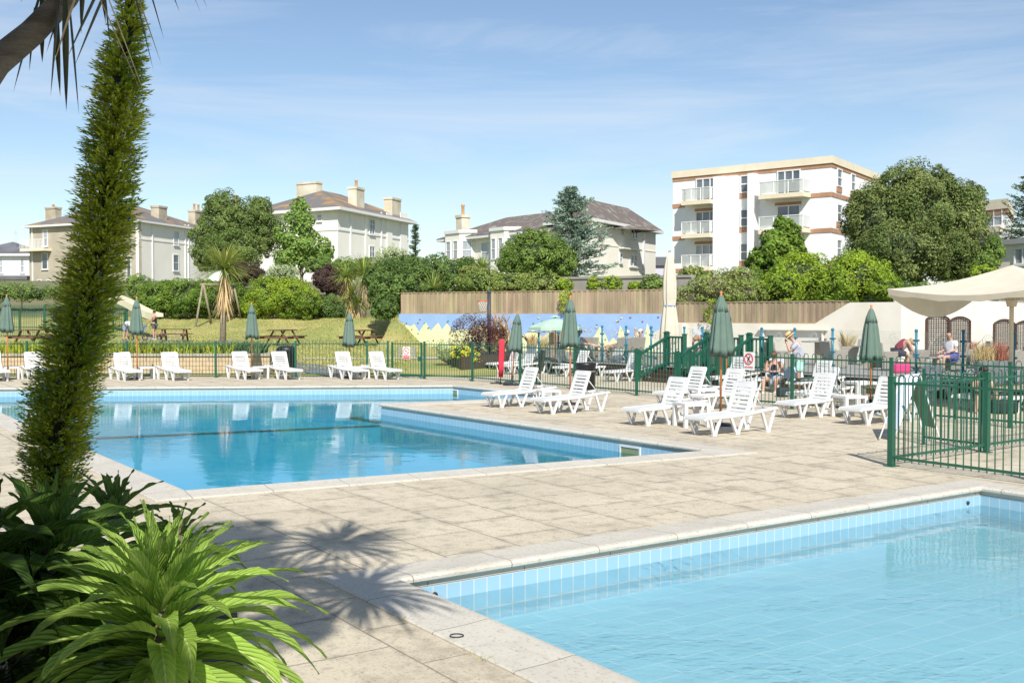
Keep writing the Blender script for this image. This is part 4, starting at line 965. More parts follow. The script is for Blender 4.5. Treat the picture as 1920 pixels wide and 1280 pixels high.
pot(1722,668,'planter of reddish twiggy plants left of the bald man',pott,M['redtwig'],h=.3,w=.4,ph=.28,n=700,lean=.4)
pot(1845,704,'blue grey pot with straw coloured grass under the cream parasol',potg,M['dryg'],h=.4,w=.28,ph=.42,n=1500,lean=.22)
pot(1872,704,'blue grey pot with a brown seed headed plant under the cream parasol',potg,M['redtwig'],h=.4,w=.28,ph=.5,n=500,lean=.25)
pot(1815,672,'dark plant pot of red dried stems under the arched trellis',potg,M['redtwig'],h=.3,w=.28,ph=.4,n=500,lean=.4)
# raised planter box left of the terrace
def box_plant():
    a,b,c=G(810,694),G(905,697),G(965,686); t=thing('raised_planter','dark brown timber raised planter with purple and yellow shrubs','planter',(0,0,0))
    poly=[Vector((-2.25,38.6,0)),Vector((-1.75,36.9,0)),Vector((.1,38.2,0)),Vector((.2,42.5,0)),Vector((-2.9,41.8,0))]
    mb=MB(); mb.prism(ccw(poly),-.2,.55); mb.build('box',M['brown_wood'],t)
    for (x,y,z,r,h,m,c_,l) in ((-1.6,39.3,.55,.75,1.35,'darkleaf','darkleaf','purple leaved shrub at the left of the raised planter'),(-.85,39.6,.55,.7,1.25,'darkleaf','darkleaf','darker purple leaved shrub in the middle of the raised planter')):
        tree('shrub',l,'shrub',(x,y,z),[(x,y,z+h*.55,r*.85,r*.7,h*.5),(x+r*.4,y,z+h*.4,r*.6,r*.6,h*.4)],7000,.05,M[m],.03,core=None,clump=.35,limbs=4)
    tree('shrub','bright yellow flowering shrub hanging over the raised planter','shrub',(-1.75,37.6,.5),[(-1.8,37.4,.72,.38,.3,.26),(-1.4,37.4,.5,.28,.25,.26)],1300,.07,leafm('yellow_leaf',(.50,.50,.04),.3,.3),.02,core='core',clump=.35,limbs=2)
    tree('shrub','pale green leafy shrub at the left end of the raised planter','shrub',(-2.3,38.5,.5),[(-2.35,38.4,.75,.4,.4,.3)],700,.09,leafm('pale_shrub',(.25,.30,.14),.3,.3),.02,core=None,clump=.4,limbs=2)
box_plant()
# orange stems growing against the mural
mb=MB()
for k in range(46):
    s,_=wz(600,random.gauss(938,11)); p=o0+wd*s+wn*.12; h=random.uniform(1.0,2.2); pts=[]
    for j in range(6): pts.append(p+Vector((random.gauss(0,.08)*j/3,random.gauss(0,.03),h*j/5)))
    mb.tube(pts,.014,4)
o=mb.build('climbing_shrub',mat('orange_stem',(.40,.24,.10),.8)); tag(o,'orange stemmed bare climbing plant against the blue mural','plant')
# basketball hoop
hp=P(917,650,44); t=thing('basketball_hoop','basketball net on a dark pole in front of the mural','basketball hoop',(hp.x,44,.4)); k=44/2000; z=lambda v:P(917,v,44).z-.4
mb=MB(); mb.tube([(0,0,-.2),(.0,0,z(548))],.075,8); mb.sphere((0,0,z(548)),.09,8,6); mb.build('pole',mat('dark_pole',(.03,.035,.05),.5),t)
mb=MB(); cx=-12*k; mb.tube([(cx+.22*math.cos(a*PI/8),.0+.22*math.sin(a*PI/8),z(564)) for a in range(17)],.022,6,cap=False); mb.tube([(0,0,z(564)),(cx+.2,0,z(564))],.03,6); mb.build('ring',mat('orange_ring',(.7,.12,.04),.5),t)
mb=MB()
for a in range(12):
    for s in (1,-1):
        pts=[]
        for j in range(6):
            f=j/5; an=a*PI/6+s*f*1.3; r=.22-.1*f; pts.append((cx+r*math.cos(an),r*math.sin(an),z(564)-.42*f))
        mb.tube(pts,.009,4,cap=False)
mb.build('net',mat('net_white',(.6,.58,.55),.8),t)
# ================================================================ lawn furniture
def picnic(x,y,a,label,s=1):
    t=thing('picnic_table',label,'picnic table',(x,y,lawn_z(x,y)),a,'wooden picnic tables on the lawn'); t.scale=(s,s,s)
    for k,o in enumerate((0,)):
        mb=MB()
        for j in range(5): mb.box(-.9,.9,-.34+.14*j,-.34+.14*j+.125,.70,.745)
        mb.build('table_top',M['bench_wood'],t)
    for s_ in (-1,1):
        mb=MB()
        for j in range(2): mb.box(-.9,.9,s_*.72-.14+.145*j,s_*.72-.01+.145*j,.42,.46)
        mb.build('bench',M['bench_wood'],t)
    for sx in (-.6,.6):
        mb=MB(); mb.beam((sx,-.2,.70),(sx,-.62,0),.05,.1,up=(1,0,0)); mb.beam((sx+.052,.2,.70),(sx+.052,.62,0),.05,.1,up=(1,0,0)); mb.box(sx-.08,sx-.03,-.85,.85,.33,.42); mb.build('leg',M['bench_wood'],t)
def lx(u,y): return (u-960)/2000*y
picnic(lx(530,50),50,1.35,'picnic table left of centre on the lawn above the far bin',1.0)
picnic(lx(678,50),50,1.2,'picnic table behind the fourth far parasol',.98)
picnic(lx(326,55),55,.1,'picnic table beside the couple on the lawn',.9)
picnic(lx(62,50),50,1.3,'picnic table at the far left behind the flower border',1.0)
# swing frame
sy=68; t=thing('swing_frame','wooden A-frame play swing in front of the hedge behind the cordyline','swing frame',(0,0,0))
tops=[(382,533,68),(430,530,72)]
for (u,v,Y),(u0,u1) in zip(((380,534,68),(437,536,71)),((366,397),(424,452))):
    mb=MB(); p=P(u,v,Y); a=P(u0,596,Y-.9); b=P(u1,596,Y+.6); a.z=lawn_z(a.x,a.y)-.05; b.z=lawn_z(b.x,b.y)-.05
    mb.tube([p,a],.07,8); mb.tube([p+Vector((.05,.0,.0)),b],.07,8); mb.build('leg_pair',M['grey_wood'],t)
mb=MB(); mb.tube([P(376,533,68),P(441,535,71)],.07,8); mb.build('crossbar',M['grey_wood'],t)
for s in (.35,.65):
    q=P(376,533,68).lerp(P(441,535,71),s); mb=MB()
    for e in (-.2,.2): mb.tube([q+Vector((e,0,0)),q+Vector((e,0,-1.35))],.012,4)
    mb.cbox((q.x,q.y,q.z-1.37),(.46,.18,.04)); mb.build('swing_seat',M['black'],t)
# slide
t=thing('playground_slide','cream plastic slide coming down onto the lawn behind the couple','slide',(0,0,0)); ps=[P(212,556,64),P(238,567,62.5),P(262,580,61),P(282,590,60),P(297,594,59)]
mb=MB()
for i in range(4):
    a,b=ps[i],ps[i+1]; s=Vector((.15,.38,0)); h=Vector((0,0,.2))
    mb.quad(a-s,b-s,b+s,a+s); mb.quad(a-s-h*1.0,b-s-h*1.0,b-s+h,a-s+h); mb.quad(a+s,b+s,b+s+h,a+s+h)
mb.build('chute',mat('cream_plastic',(.72,.66,.48),.4),t)
mb=MB(); mb.tube([ps[1],(ps[1].x,ps[1].y,lawn_z(ps[1].x,ps[1].y))],.04,6); mb.tube([ps[0],(ps[0].x,ps[0].y,lawn_z(ps[0].x,ps[0].y))],.05,6); mb.tube([ps[0]+Vector((-.8,.3,0)),(ps[0].x-.8,ps[0].y+.3,.8)],.05,6); mb.box(ps[0].x-.9,ps[0].x,ps[0].y-.4,ps[0].y+.5,ps[0].z-.08,ps[0].z); mb.build('platform',M['green_paint'],t)
# pushchair between the couple
px=lx(243,57); t=thing('pushchair','folding pushchair between the two people on the lawn','pushchair',(px+.45,57,lawn_z(px,57)),.3)
for i,(x,y_) in enumerate(((-.35,-.22),(-.35,.22),(.35,-.2),(.35,.2))):
    mb=MB(); mb.tube([(x+.13*math.cos(a*PI/8),y_,.13+.13*math.sin(a*PI/8)) for a in range(17)],.02,5,cap=False); mb.build('wheel',M['black'],t)
mb=MB()
for s in (-.2,.2): mb.tube([(-.35,s,.13),(.1,s,.7),(.45,s,1.0)],.014,5); mb.tube([(.35,s,.13),(-.1,s,.6)],.014,5)
mb.tube([(.45,-.2,1.0),(.45,.2,1.0)],.018,5); mb.build('frame',M['grey_metal'],t)
mb=MB(); mb.box(-.15,.15,-.18,.18,.4,.46); mb.beam((.12,0,.45),(.3,0,.85),.36,.04,up=(0,1,0)); mb.build('seat',mat('blue_seat',(.15,.2,.3),.8),t)
# ================================================================ people
SK={'skin':mat('skin',(.52,.30,.21),.55),'tan':mat('tanned_skin',(.42,.22,.14),.55)}
def skin(name,V,E,rad,m,parent,sub=2,root=0):
    me=bpy.data.meshes.new(name); me.from_pydata([tuple(v) for v in V],E,[]); me.materials.append(m)
    o=bpy.data.objects.new(name,me); col.objects.link(o); o.parent=parent
    md=o.modifiers.new('skin','SKIN'); md.use_smooth_shade=True
    me.skin_vertices.new() if not me.skin_vertices else None
    for i,r in enumerate(rad):
        sv=me.skin_vertices[0].data[i]; r=r if hasattr(r,'__len__') else (r,r); sv.radius=r; sv.use_root=(i==root)
    s=o.modifiers.new('sub','SUBSURF'); s.levels=sub; s.render_levels=sub
    return o
def person(label,loc,rz,J,clothes,hair=(.05,.03,.02),hairstyle='short',skinm='skin',sc=1,hat=None,group=None,shoes=None,extra=None):
    """J: joints, local frame facing +x, y left. keys pel,che,nec,hed, (l/r) sh,el,wr,hi,kn,an"""
    t=thing('person',label,'person',loc,rz,group); t.scale=(sc,)*3
    J={k:Vector(v) for k,v in J.items()}
    V=[];E=[];rad=[];ix={}
    def add(k,p,r,par=None):
        V.append(p); rad.append(r); ix[k]=len(V)-1
        if par: E.append((ix[par],ix[k]))
    add('pel',J['pel'],(.12,.15)); add('wai',J['pel'].lerp(J['che'],.5),(.105,.13),'pel'); add('che',J['che'],(.12,.16),'wai'); add('nec',J['nec'],.055,'che')
    up=(J['hed']-J['nec']).normalized(); add('jaw',J['nec'].lerp(J['hed'],.55),.062,'nec'); add('hed',J['hed'],(.088,.08),'jaw'); add('crn',J['hed']+up*.075,(.07,.065),'hed')
    for s in 'lr':
        add(s+'sh',J[s+'sh'],.058,'che'); add(s+'el',J[s+'el'],.042,s+'sh'); add(s+'wr',J[s+'wr'],.027,s+'el')
        d=(J[s+'wr']-J[s+'el']).normalized(); pm=J[s+'wr']+d*.06; add(s+'pa',pm,(.034,.018),s+'wr')
        side=d.cross(Vector((0,0,1))); side=side.normalized() if side.length>.1 else Vector((0,1,0))
        for q in range(4):
            o=side*(-.027+.018*q); L=(.065,.078,.072,.055)[q]; b1=pm+o+d*.03; add(s+'f%d'%q,b1,.010,s+'pa'); add(s+'g%d'%q,b1+d*L*.6+Vector((0,0,-.008)),.009,s+'f%d'%q); add(s+'h%d'%q,b1+d*L*.9+Vector((0,0,-.025)),.008,s+'g%d'%q)
        add(s+'t0',J[s+'wr']+d*.03+side*.035,.011,s+'wr'); add(s+'t1',J[s+'wr']+d*.07+side*.05,.009,s+'t0')
        add(s+'hi',J[s+'hi'],.088,'pel'); add(s+'th',J[s+'hi'].lerp(J[s+'kn'],.45),.075,s+'hi'); add(s+'kn',J[s+'kn'],.054,s+'th'); add(s+'ca',J[s+'kn'].lerp(J[s+'an'],.35),.052,s+'kn'); add(s+'an',J[s+'an'],.034,s+'ca')
        td=J.get(s+'to',J[s+'an']+Vector((.16,0,-.06))); add(s+'to',td,.034,s+'an')
    skin('body',V,E,rad,SK[skinm],t)
    H=J['hed']; f=J.get('face',Vector((1,0,0))).normalized()
    # nose, ears, eyes
    fm=MB(); fm.sphere(H+f*.088-up*.015,.014,6,5,sc=(1,1,1.4)); lat=up.cross(f).normalized()
    for s in (-1,1): fm.sphere(H+lat*s*.082-up*.01,.02,6,5,sc=(.8,.5,1.3))
    fm.build('face_features',SK[skinm],t)
    em=MB()
    for s in (-1,1): em.sphere(H+f*.08+lat*s*.03+up*.012,.009,6,5)
    em.build('eyes',M['black'],t)
    if hairstyle:
        hm=MB(); hm.sphere(H+up*.045-f*.018,.1,14,10,sc=(.97,.93,.85),jit=.03)
        if hairstyle=='long':
            hm.sphere(H-f*.06-up*.05,.085,12,8,sc=(.8,1,1.3),jit=.04)
        if hairstyle=='bun': hm.sphere(H+up*.14-f*.03,.045,10,8,jit=.05)
        hm.build('hair',mat('hair_'+hairstyle,hair,.6),t)
    for (nm,c,parts) in clothes:
        vs=[];es=[];rs=[];ii={}
        for a,b,ra,rb in parts:
            for kk,rr in ((a,ra),(b,rb)):
                if kk not in ii: ii[kk]=len(vs); vs.append(J2(J,kk)); rs.append(rr)
            es.append((ii[a],ii[b]))
        skin(nm,vs,es,rs,mat('cloth_'+nm,c,.85,base2=tuple(x*.85 for x in c),nscale=9,bump=.2,bscale=25),t)
    if shoes:
        for s in 'lr':
            mb=MB(); a=J[s+'an']; td=J.get(s+'to',a+Vector((.16,0,-.06))); mb.tube([a-(td-a)*.25+Vector((0,0,-.04)),a.lerp(td,.5)+Vector((0,0,-.02)),td+(td-a)*.1],[.045,.05,.035],8); mb.build('shoe',mat('shoe_col',shoes,.6),t)
    if hat:
        mb=MB(); mb.M=Matrix.Translation(H+up*.07)@up.to_track_quat('Z','Y').to_matrix().to_4x4()
        if hat=='straw': mb.lathe([(.17,-.02),(.165,-.005),(.105,.01),(.10,.09),(.08,.115),(0,.11)],24); mb.build('hat',mat('straw',(.62,.42,.2),.8),t); 
        if hat=='straw':
            mb=MB(); mb.M=Matrix.Translation(H+up*.07)@up.to_track_quat('Z','Y').to_matrix().to_4x4(); mb.lathe([(.107,.012),(.106,.04)],24); mb.build('hat_band',M['brown_wood'],t)
        elif hat=='cap': mb.lathe([(.1,-.02),(.1,.03),(.07,.07),(0,.085)],20); mb.build('hat',M['white'],t)
    return t
def J2(J,k):
    if k=='wai': return J['pel'].lerp(J['che'],.5)
    if k=='colr': return J['che'].lerp(J['nec'],.55)
    if ':' in k:
        a,b,f=k.split(':'); return J[a].lerp(J[b],float(f))
    return J[k]
def tshirt(c,sl=.6,name='shirt',fat=1.0):
    P_=[('pel','wai',(.15*fat,.175*fat),(.14*fat,.165*fat)),('wai','che',(.14*fat,.165*fat),(.14*fat,.18*fat)),('che','colr',(.14*fat,.18*fat),(.075,.09))]
    for s in 'lr':
        P_+=[('che',s+'sh',(.14,.18),(.078,.078))]
        if sl>0: P_+=[(s+'sh',f'{s}sh:{s}el:{sl}',.078,.068)]
    return (name,c,P_)
def shorts(c,f=.6,name='shorts',r=.105):
    P_=[]
    for s in 'lr': P_+=[('pel',s+'hi',(.145,.16),(.11,.11)),(s+'hi',f'{s}hi:{s}kn:{f}',.11,r)]
    return (name,c,P_)
def pose(kind,**kw):
    if kind=='stand': J=dict(pel=(0,0,.95),che=(.0,0,1.30),nec=(.0,0,1.50),hed=(.03,0,1.64),lsh=(0,.19,1.42),rsh=(0,-.19,1.42),lel=(-.02,.24,1.14),rel=(-.02,-.24,1.14),lwr=(.05,.25,.90),rwr=(.05,-.25,.90),lhi=(0,.09,.88),rhi=(0,-.09,.88),lkn=(.02,.10,.48),rkn=(.02,-.10,.48),lan=(0,.1,.08),ran=(0,-.1,.08))
    if kind=='sit': J=dict(pel=(0,0,.52),che=(-.03,0,.86),nec=(.0,0,1.05),hed=(.05,0,1.19),lsh=(-.02,.19,.97),rsh=(-.02,-.19,.97),lel=(.08,.23,.72),rel=(.08,-.23,.72),lwr=(.30,.17,.66),rwr=(.30,-.17,.66),lhi=(.03,.1,.50),rhi=(.03,-.1,.50),lkn=(.44,.13,.50),rkn=(.44,-.13,.50),lan=(.46,.13,.08),ran=(.46,-.13,.08))
    if kind=='recline': J=dict(pel=(0,0,.50),che=(-.22,0,.76),nec=(-.32,0,.93),hed=(-.33,0,1.07),lsh=(-.28,.19,.86),rsh=(-.28,-.19,.86),lel=(-.10,.25,.66),rel=(-.10,-.25,.66),lwr=(.12,.2,.64),rwr=(.12,-.2,.64),lhi=(.06,.1,.48),rhi=(.06,-.1,.48),lkn=(.46,.12,.58),rkn=(.46,-.12,.58),lan=(.80,.12,.40),ran=(.80,-.12,.40))
    if kind=='bend': J=dict(pel=(0,0,.92),che=(.30,0,1.02),nec=(.48,0,1.03),hed=(.60,0,.98),lsh=(.40,.19,1.02),rsh=(.40,-.19,1.02),lel=(.45,.2,.76),rel=(.45,-.2,.76),lwr=(.58,.12,.56),rwr=(.58,-.12,.56),lhi=(0,.09,.86),rhi=(0,-.09,.86),lkn=(.06,.11,.47),rkn=(.0,-.11,.47),lan=(0,.12,.08),ran=(-.06,-.12,.08),face=(.7,0,-.7))
    J.update(kw); return J
def tang(u,z=0): return 0
# man in straw hat: stands on the ground in front of the terrace, facing left
g=G(1499,738); person('man in a straw hat, grey T-shirt and mint shorts standing with hands at his mouth',(g.x,g.y,0),PI-.25,pose('stand',che=(.06,0,1.28),nec=(.16,0,1.44),hed=(.24,0,1.54),lsh=(.10,.19,1.38),rsh=(.10,-.19,1.38),lel=(.26,.17,1.16),rel=(.28,-.16,1.16),lwr=(.34,.06,1.38),rwr=(.34,-.06,1.37),face=(1,0,-.25)),
   [tshirt((.46,.48,.56),.7,fat=1.1),shorts((.42,.70,.62),.75,r=.12)],hairstyle='short',hair=(.3,.27,.24),hat='straw',shoes=(.6,.6,.6),sc=.92)
g=G(1452,735); person('seated woman in a navy vest and denim shorts looking at her phone',(g.x,g.y+.05,-.13),-PI/2-.35,pose('sit',hed=(.07,0,1.16),lwr=(.26,.05,.74),rwr=(.26,-.05,.74),lel=(.02,.24,.72),rel=(.02,-.24,.72),lkn=(.40,.1,.52),rkn=(.40,-.22,.52),lan=(.32,.08,.2),ran=(.50,-.24,.2),face=(1,0,-.4)),
   [('vest',(.025,.03,.09),[('pel','wai',(.15,.165),(.13,.15)),('wai','che',(.13,.15),(.138,.17)),('che','colr',(.138,.17),(.07,.10))]),shorts((.3,.36,.45),.35)],hair=(.12,.06,.04),hairstyle='bun',shoes=(.55,.55,.5),sc=.92)
g2=Vector((g.x,g.y,0)); mb=MB(); mb.box(-.035,.035,-.006,.006,-.07,.07); o=mb.build('phone',M['black']); o.location=(g.x-.09,g.y-.27,.66); o.rotation_euler=(.6,0,.2); tag(o,'small dark phone held by the seated woman in navy','phone')
g=tp(1100,676); person('man in a navy T-shirt and pale shorts reclining on the terrace',(g.x,g.y,DZ),-.35,pose('recline',hed=(-.26,0,1.08),lan=(.72,.12,.30),ran=(.85,-.12,.42)),[tshirt((.02,.025,.06),.6),shorts((.55,.53,.47),.8)],hair=(.02,.015,.01),sc=.9)
g=tp(1160,676); person('person in a white cap lying back on the terrace left of the stairs',(g.x,g.y,DZ-.02),PI+.5,pose('recline',hed=(-.36,0,1.05)),[tshirt((.12,.17,.32),.6),shorts((.2,.22,.3),.7)],hair=(.4,.35,.3),hat='cap',skinm='tan',sc=.9)
g=tp(1186,674); person('sunbather with arms folded behind the head in front of the mural',(g.x,g.y,DZ-.02),PI+.3,pose('recline',lel=(-.20,.30,1.12),rel=(-.20,-.30,1.12),lwr=(-.38,.1,1.16),rwr=(-.38,-.1,1.16)),[shorts((.5,.12,.16),.6)],hair=(.3,.15,.1),hat='cap',sc=.9)
g=tp(1306,683); person('woman in a blue swimsuit bending forward on the deck stairs landing',(g.x+.2,g.y-.1,DZ),PI+.9,pose('bend'),
   [('swimsuit',(.02,.08,.5),[('pel','wai',(.14,.16),(.125,.148)),('wai','che',(.125,.148),(.135,.172)),('pel','lhi',(.14,.16),(.095,.095)),('pel','rhi',(.14,.16),(.095,.095))])],hair=(.35,.18,.08),hairstyle='long',sc=.84)
g=tp(1352,688); person('red haired woman in sunglasses sitting on the deck behind the near parasol',(g.x,g.y,DZ-.05),-PI/2-.5,pose('sit'),[tshirt((.35,.36,.38),.5),shorts((.02,.025,.05),.5)],hair=(.30,.10,.04),hairstyle='long',sc=.85)
g=tp(1680,694); person('woman in a dark red vest bending over on the terrace',(g.x,g.y,DZ),-.15,pose('bend',pel=(0,0,.62),lhi=(0,.1,.58),rhi=(0,-.1,.58),che=(.26,0,.88),nec=(.42,0,.90),hed=(.54,0,.86),lsh=(.34,.19,.90),rsh=(.34,-.19,.90),lel=(.46,.2,.62),rel=(.46,-.2,.62),lwr=(.62,.12,.42),rwr=(.62,-.12,.42),lkn=(.36,.14,.50),rkn=(.36,-.14,.50),lan=(.30,.14,.08),ran=(.30,-.14,.08)),
   [('vest',(.22,.01,.04),[('pel','wai',(.15,.17),(.14,.16)),('wai','che',(.14,.16),(.14,.18)),('che','colr',(.14,.18),(.07,.10))]),shorts((.02,.02,.05),.85)],hair=(.38,.25,.12),hairstyle='long',sc=.9)
g=tp(1785,698); person('bald man in a white T-shirt sitting forward on the terrace',(g.x,g.y,DZ),PI+.35,pose('sit',che=(.02,0,.86),nec=(.08,0,1.06),hed=(.14,0,1.19),lsh=(.03,.2,.97),rsh=(.03,-.2,.97)),[tshirt((.78,.78,.8),.65,fat=1.15),shorts((.10,.10,.30),.6)],hairstyle=None,shoes=(.1,.1,.1),sc=.86)
g=G(1841,772); person('dark haired bather in a bikini sitting on a lounger near the right edge',(g.x,g.y,-.14),-PI/2,pose('sit',lan=(.36,.24,.2),ran=(.36,-.3,.2),lkn=(.38,.2,.52),rkn=(.38,-.26,.52),hed=(.1,0,1.12),face=(1,0,-.6)),[('bikini_top',(.03,.10,.16),[('wai:che:.6' if False else 'che','colr',(.135,.172),(.06,.07))]),('bikini_bottom',(.02,.02,.03),[('pel','lhi',(.14,.155),(.10,.10)),('pel','rhi',(.14,.155),(.10,.10))])],hair=(.015,.01,.01),hairstyle='long',sc=.88)
y=57; x=lx(235,y); person('person in a white shirt bending over the pushchair on the lawn',(x,y,lawn_z(x,y)),-.25,pose('bend'),[tshirt((.62,.66,.72),.8,fat=1.15),shorts((.25,.3,.42),.9)],hair=(.1,.07,.05),shoes=(.1,.1,.1),sc=.9)
x=lx(290,y); person('person in a black vest and grey shorts standing on the lawn',(x,y,lawn_z(x,y)),PI-.3,pose('stand',lel=(.12,.24,1.16),rel=(.12,-.24,1.16),lwr=(.34,.2,1.02),rwr=(.34,-.2,1.02)),[('vest',(.01,.01,.012),[('pel','wai',(.15,.165),(.13,.15)),('wai','che',(.13,.15),(.135,.165)),('che','colr',(.135,.165),(.06,.10))]),shorts((.10,.11,.12),.55)],hair=(.04,.01,.01),shoes=(.5,.5,.5),sc=.9)
# towels and bags
def cloth(name,label,cat,c,loc,w,d,h,a=0,tilt=0):
    mb=MB(); n=8; mb.smooth=True; V=[];F=[]
    for i in range(n+1):
        for j in range(n+1):
            x=(i/n-.5)*w; y=(j/n-.5)*d; e=max(abs(i/n-.5),abs(j/n-.5))*2; V.append((x,y,.02+.015*math.sin(9*x)+h*(1-e**4)+.01*random.random()))
    F=[(i*(n+1)+j,(i+1)*(n+1)+j,(i+1)*(n+1)+j+1,i*(n+1)+j+1) for i in range(n) for j in range(n)]
    mb.add(V,F); o=mb.build(name,mat(name+'_cloth',c,.9,bump=.3,bscale=30)); o.location=loc; o.rotation_euler=(0,tilt,a); return tag(o,label,cat)
g=G(1515,738); cloth('towel','dark green towel spread on the lounger by the man in the straw hat','towel',(.03,.06,.05),(g.x,g.y,.37),1.0,.5,.02,.25)
g=G(1488,734); cloth('bundle','white and blue towel bundle on the lounger behind the seated woman','towel',(.55,.6,.72),(g.x,g.y,.34),.42,.4,.32,.2)
def bag(label,c,loc,w=.4,d=.22,h=.3,a=0):
    t=thing('bag',label,'bag',loc,a); mb=MB(); mb.box(-w/2,w/2,-d/2,d/2,0,h); o=mb.build('body',mat('bag_cloth',c,.7,bump=.4,bscale=12),t,bevel=.06)
    mb=MB(); mb.tube([(-w*.25,0,h-.01),(-w*.2,0,h+.1),(0,0,h+.14),(w*.2,0,h+.1),(w*.25,0,h-.01)],.012,6); mb.build('handle',M['black'],t)
g=tp(1689,699); bag('pink and black bag on the terrace edge below the woman in red',(.6,.02,.16),(g.x,g.y,DZ),.5,.25,.26,.2)
g=G(1882,775); bag('black bag on the ground beside the bather at right',(.012,.012,.015),(g.x,g.y,0),.5,.3,.28,.1)
g=G(1467,744); bag('dark bag on the ground under the seated woman with the phone',(.02,.03,.04),(g.x,g.y,0),.3,.2,.24,.4)
# ================================================================ buildings
M['wall_tan']=mat('tan_render',(.45,.40,.31),.9,base2=(.37,.33,.25),nscale=.5,detail=8)
M['wall_pale']=mat('pale_render',(.84,.80,.73),.9,base2=(.78,.74,.66),nscale=.4,detail=8)
M['wall_cream']=mat('cream_paint',(.85,.82,.73),.9,base2=(.80,.765,.66),nscale=.4,detail=8)
M['wall_white']=mat('white_paint_wall',(.80,.80,.80),.85,base2=(.76,.76,.755),nscale=.5,detail=6)
M['slate']=mat('lichen_slate',(.15,.14,.135),.85,base2=(.40,.22,.06),nscale=.5,detail=10,bump=.5,bscale=10,ramp=(.50,.68),dist=.05)
M['slate_dark']=mat('grey_slate',(.14,.145,.16),.85,base2=(.10,.10,.11),nscale=.6,bump=.4,bscale=10)
M['tileroof']=mat('brown_tile_roof',(.14,.115,.10),.9,base2=(.26,.24,.21),nscale=1.6,detail=10,bump=.9,bscale=6,ramp=(.52,.68),dist=.08)
M['brickband']=mat('red_brown_brick',(.44,.25,.155),.9,base2=(.36,.20,.12),nscale=2)
M['creamfascia']=mat('cream_fascia',(.74,.66,.50),.8,base2=(.68,.60,.45),nscale=1)
M['pot']=mat('clay_pot',(.50,.30,.14),.8)
M['lilac']=mat('lilac_wall',(.52,.50,.60),.9)
M['chim']=mat('chimney_render',(.50,.45,.34),.95,base2=(.34,.29,.20),nscale=.7,detail=9)
M['chimw']=mat('pale_chimney_render',(.66,.62,.50),.95,base2=(.50,.44,.30),nscale=.6,detail=9)
M['gutter']=mat('white_gutter',(.72,.72,.70),.5)
class Face:
    """a wall plane between two ground corners (left to right as seen); the outward side faces the camera"""
    def __init__(s,a,b):
        s.a=Vector((a.x,a.y,0)); s.b=Vector((b.x,b.y,0)); s.L=(s.b-s.a).length; s.d=(s.b-s.a).normalized(); s.n=Vector((s.d.y,-s.d.x,0)); s.ang=math.atan2(s.d.y,s.d.x)
    def px(s,u,v):
        r=ray(u,v); nn=s.n; k=(s.a-Vector((0,0,CZ))).dot(nn)/r.dot(nn); p=Vector((0,0,CZ))+r*k
        return (p-s.a).dot(s.d),p.z
    def bar(s,mb,s0,s1,z0,z1,th=.06,off=0):
        o=s.a+s.n*(off+th/2); mb.beam(o+s.d*s0+Vector((0,0,(z0+z1)/2)),o+s.d*s1+Vector((0,0,(z0+z1)/2)),th,abs(z1-z0))
    def pbar(s,mb,u0,u1,v0,v1,th=.06,off=0,um=None):
        um=(u0+u1)/2; s0=s.px(u0,v0)[0]; s1=s.px(u1,v0)[0]; z1=s.px(um,v0)[1]; z0=s.px(um,v1)[1]; s.bar(mb,s0,s1,z0,z1,th,off)
def window(F,u0,u1,v0,v1,parent,style='sash',glass='glass',off=0,fw=.09,sill=True,cols=1,rowsn=2):
    um=(u0+u1)/2; s0=F.px(u0,(v0+v1)/2)[0]; s1=F.px(u1,(v0+v1)/2)[0]; z1=F.px(um,v0)[1]; z0=F.px(um,v1)[1]
    mb=MB(); B=lambda a,b,c,d,t=.10,o=off-.02:F.bar(mb,a,b,c,d,t,o)
    B(s0,s1,z1-fw,z1);B(s0,s1,z0,z0+fw);B(s0,s0+fw,z0+fw,z1-fw);B(s1-fw,s1,z0+fw,z1-fw)
    for k in range(1,rowsn): zz=z0+(z1-z0)*k/rowsn; B(s0+fw,s1-fw,zz-.035,zz+.035,.08)
    for k in range(1,cols): ss=s0+(s1-s0)*k/cols; B(ss-.035,ss+.035,z0+fw,z1-fw,.09)
    w=mb.build('window',M['gutter'],parent)
    if glass=='glass' and random.random()<.4: glass='curtain'
    g=MB(); F.bar(g,s0+fw*.8,s1-fw*.8,z0+fw*.8,z1-fw*.8,.015,off+.005); g.build('pane',M[glass],w)
    if sill: g=MB(); F.bar(g,s0-.08,s1+.08,z0-.10,z0,.2,off-.02); g.build('sill',M['gutter'],w)
    return w
def walls(mb,foot,z0,z1): mb.prism(ccw([Vector((p.x,p.y,0)) for p in foot]),z0,z1)
def hip(mb,foot,z,zr,over=.6,inset=None,th=.22):
    """hip roof over a 4 corner footprint; ridge along the longer direction"""
    f=ccw([Vector((p.x,p.y,0)) for p in foot]); f=offs(f,over)
    l0=(f[1]-f[0]).length; l1=(f[2]-f[1]).length
    if l1>l0: f=f[1:]+f[:1]; l0,l1=l1,l0
    m0=(f[0]+f[3])/2; m1=(f[1]+f[2])/2; d=(m1-m0).normalized(); ins=l1/2 if inset is None else inset
    ra=m0+d*ins; rb=m1-d*ins; up=Vector((0,0,z)); ur=Vector((0,0,zr))
    V=[p+up for p in f]+[ra+ur,rb+ur]
    mb.add(V,[(0,1,5,4),(1,2,5),(2,3,4,5),(3,0,4)],smooth=False)
    return f
def eaves(mb,f,z,th=.25):
    g=offs(f,.06); n=len(f)
    mb.prism(g,z-th,z-.01)
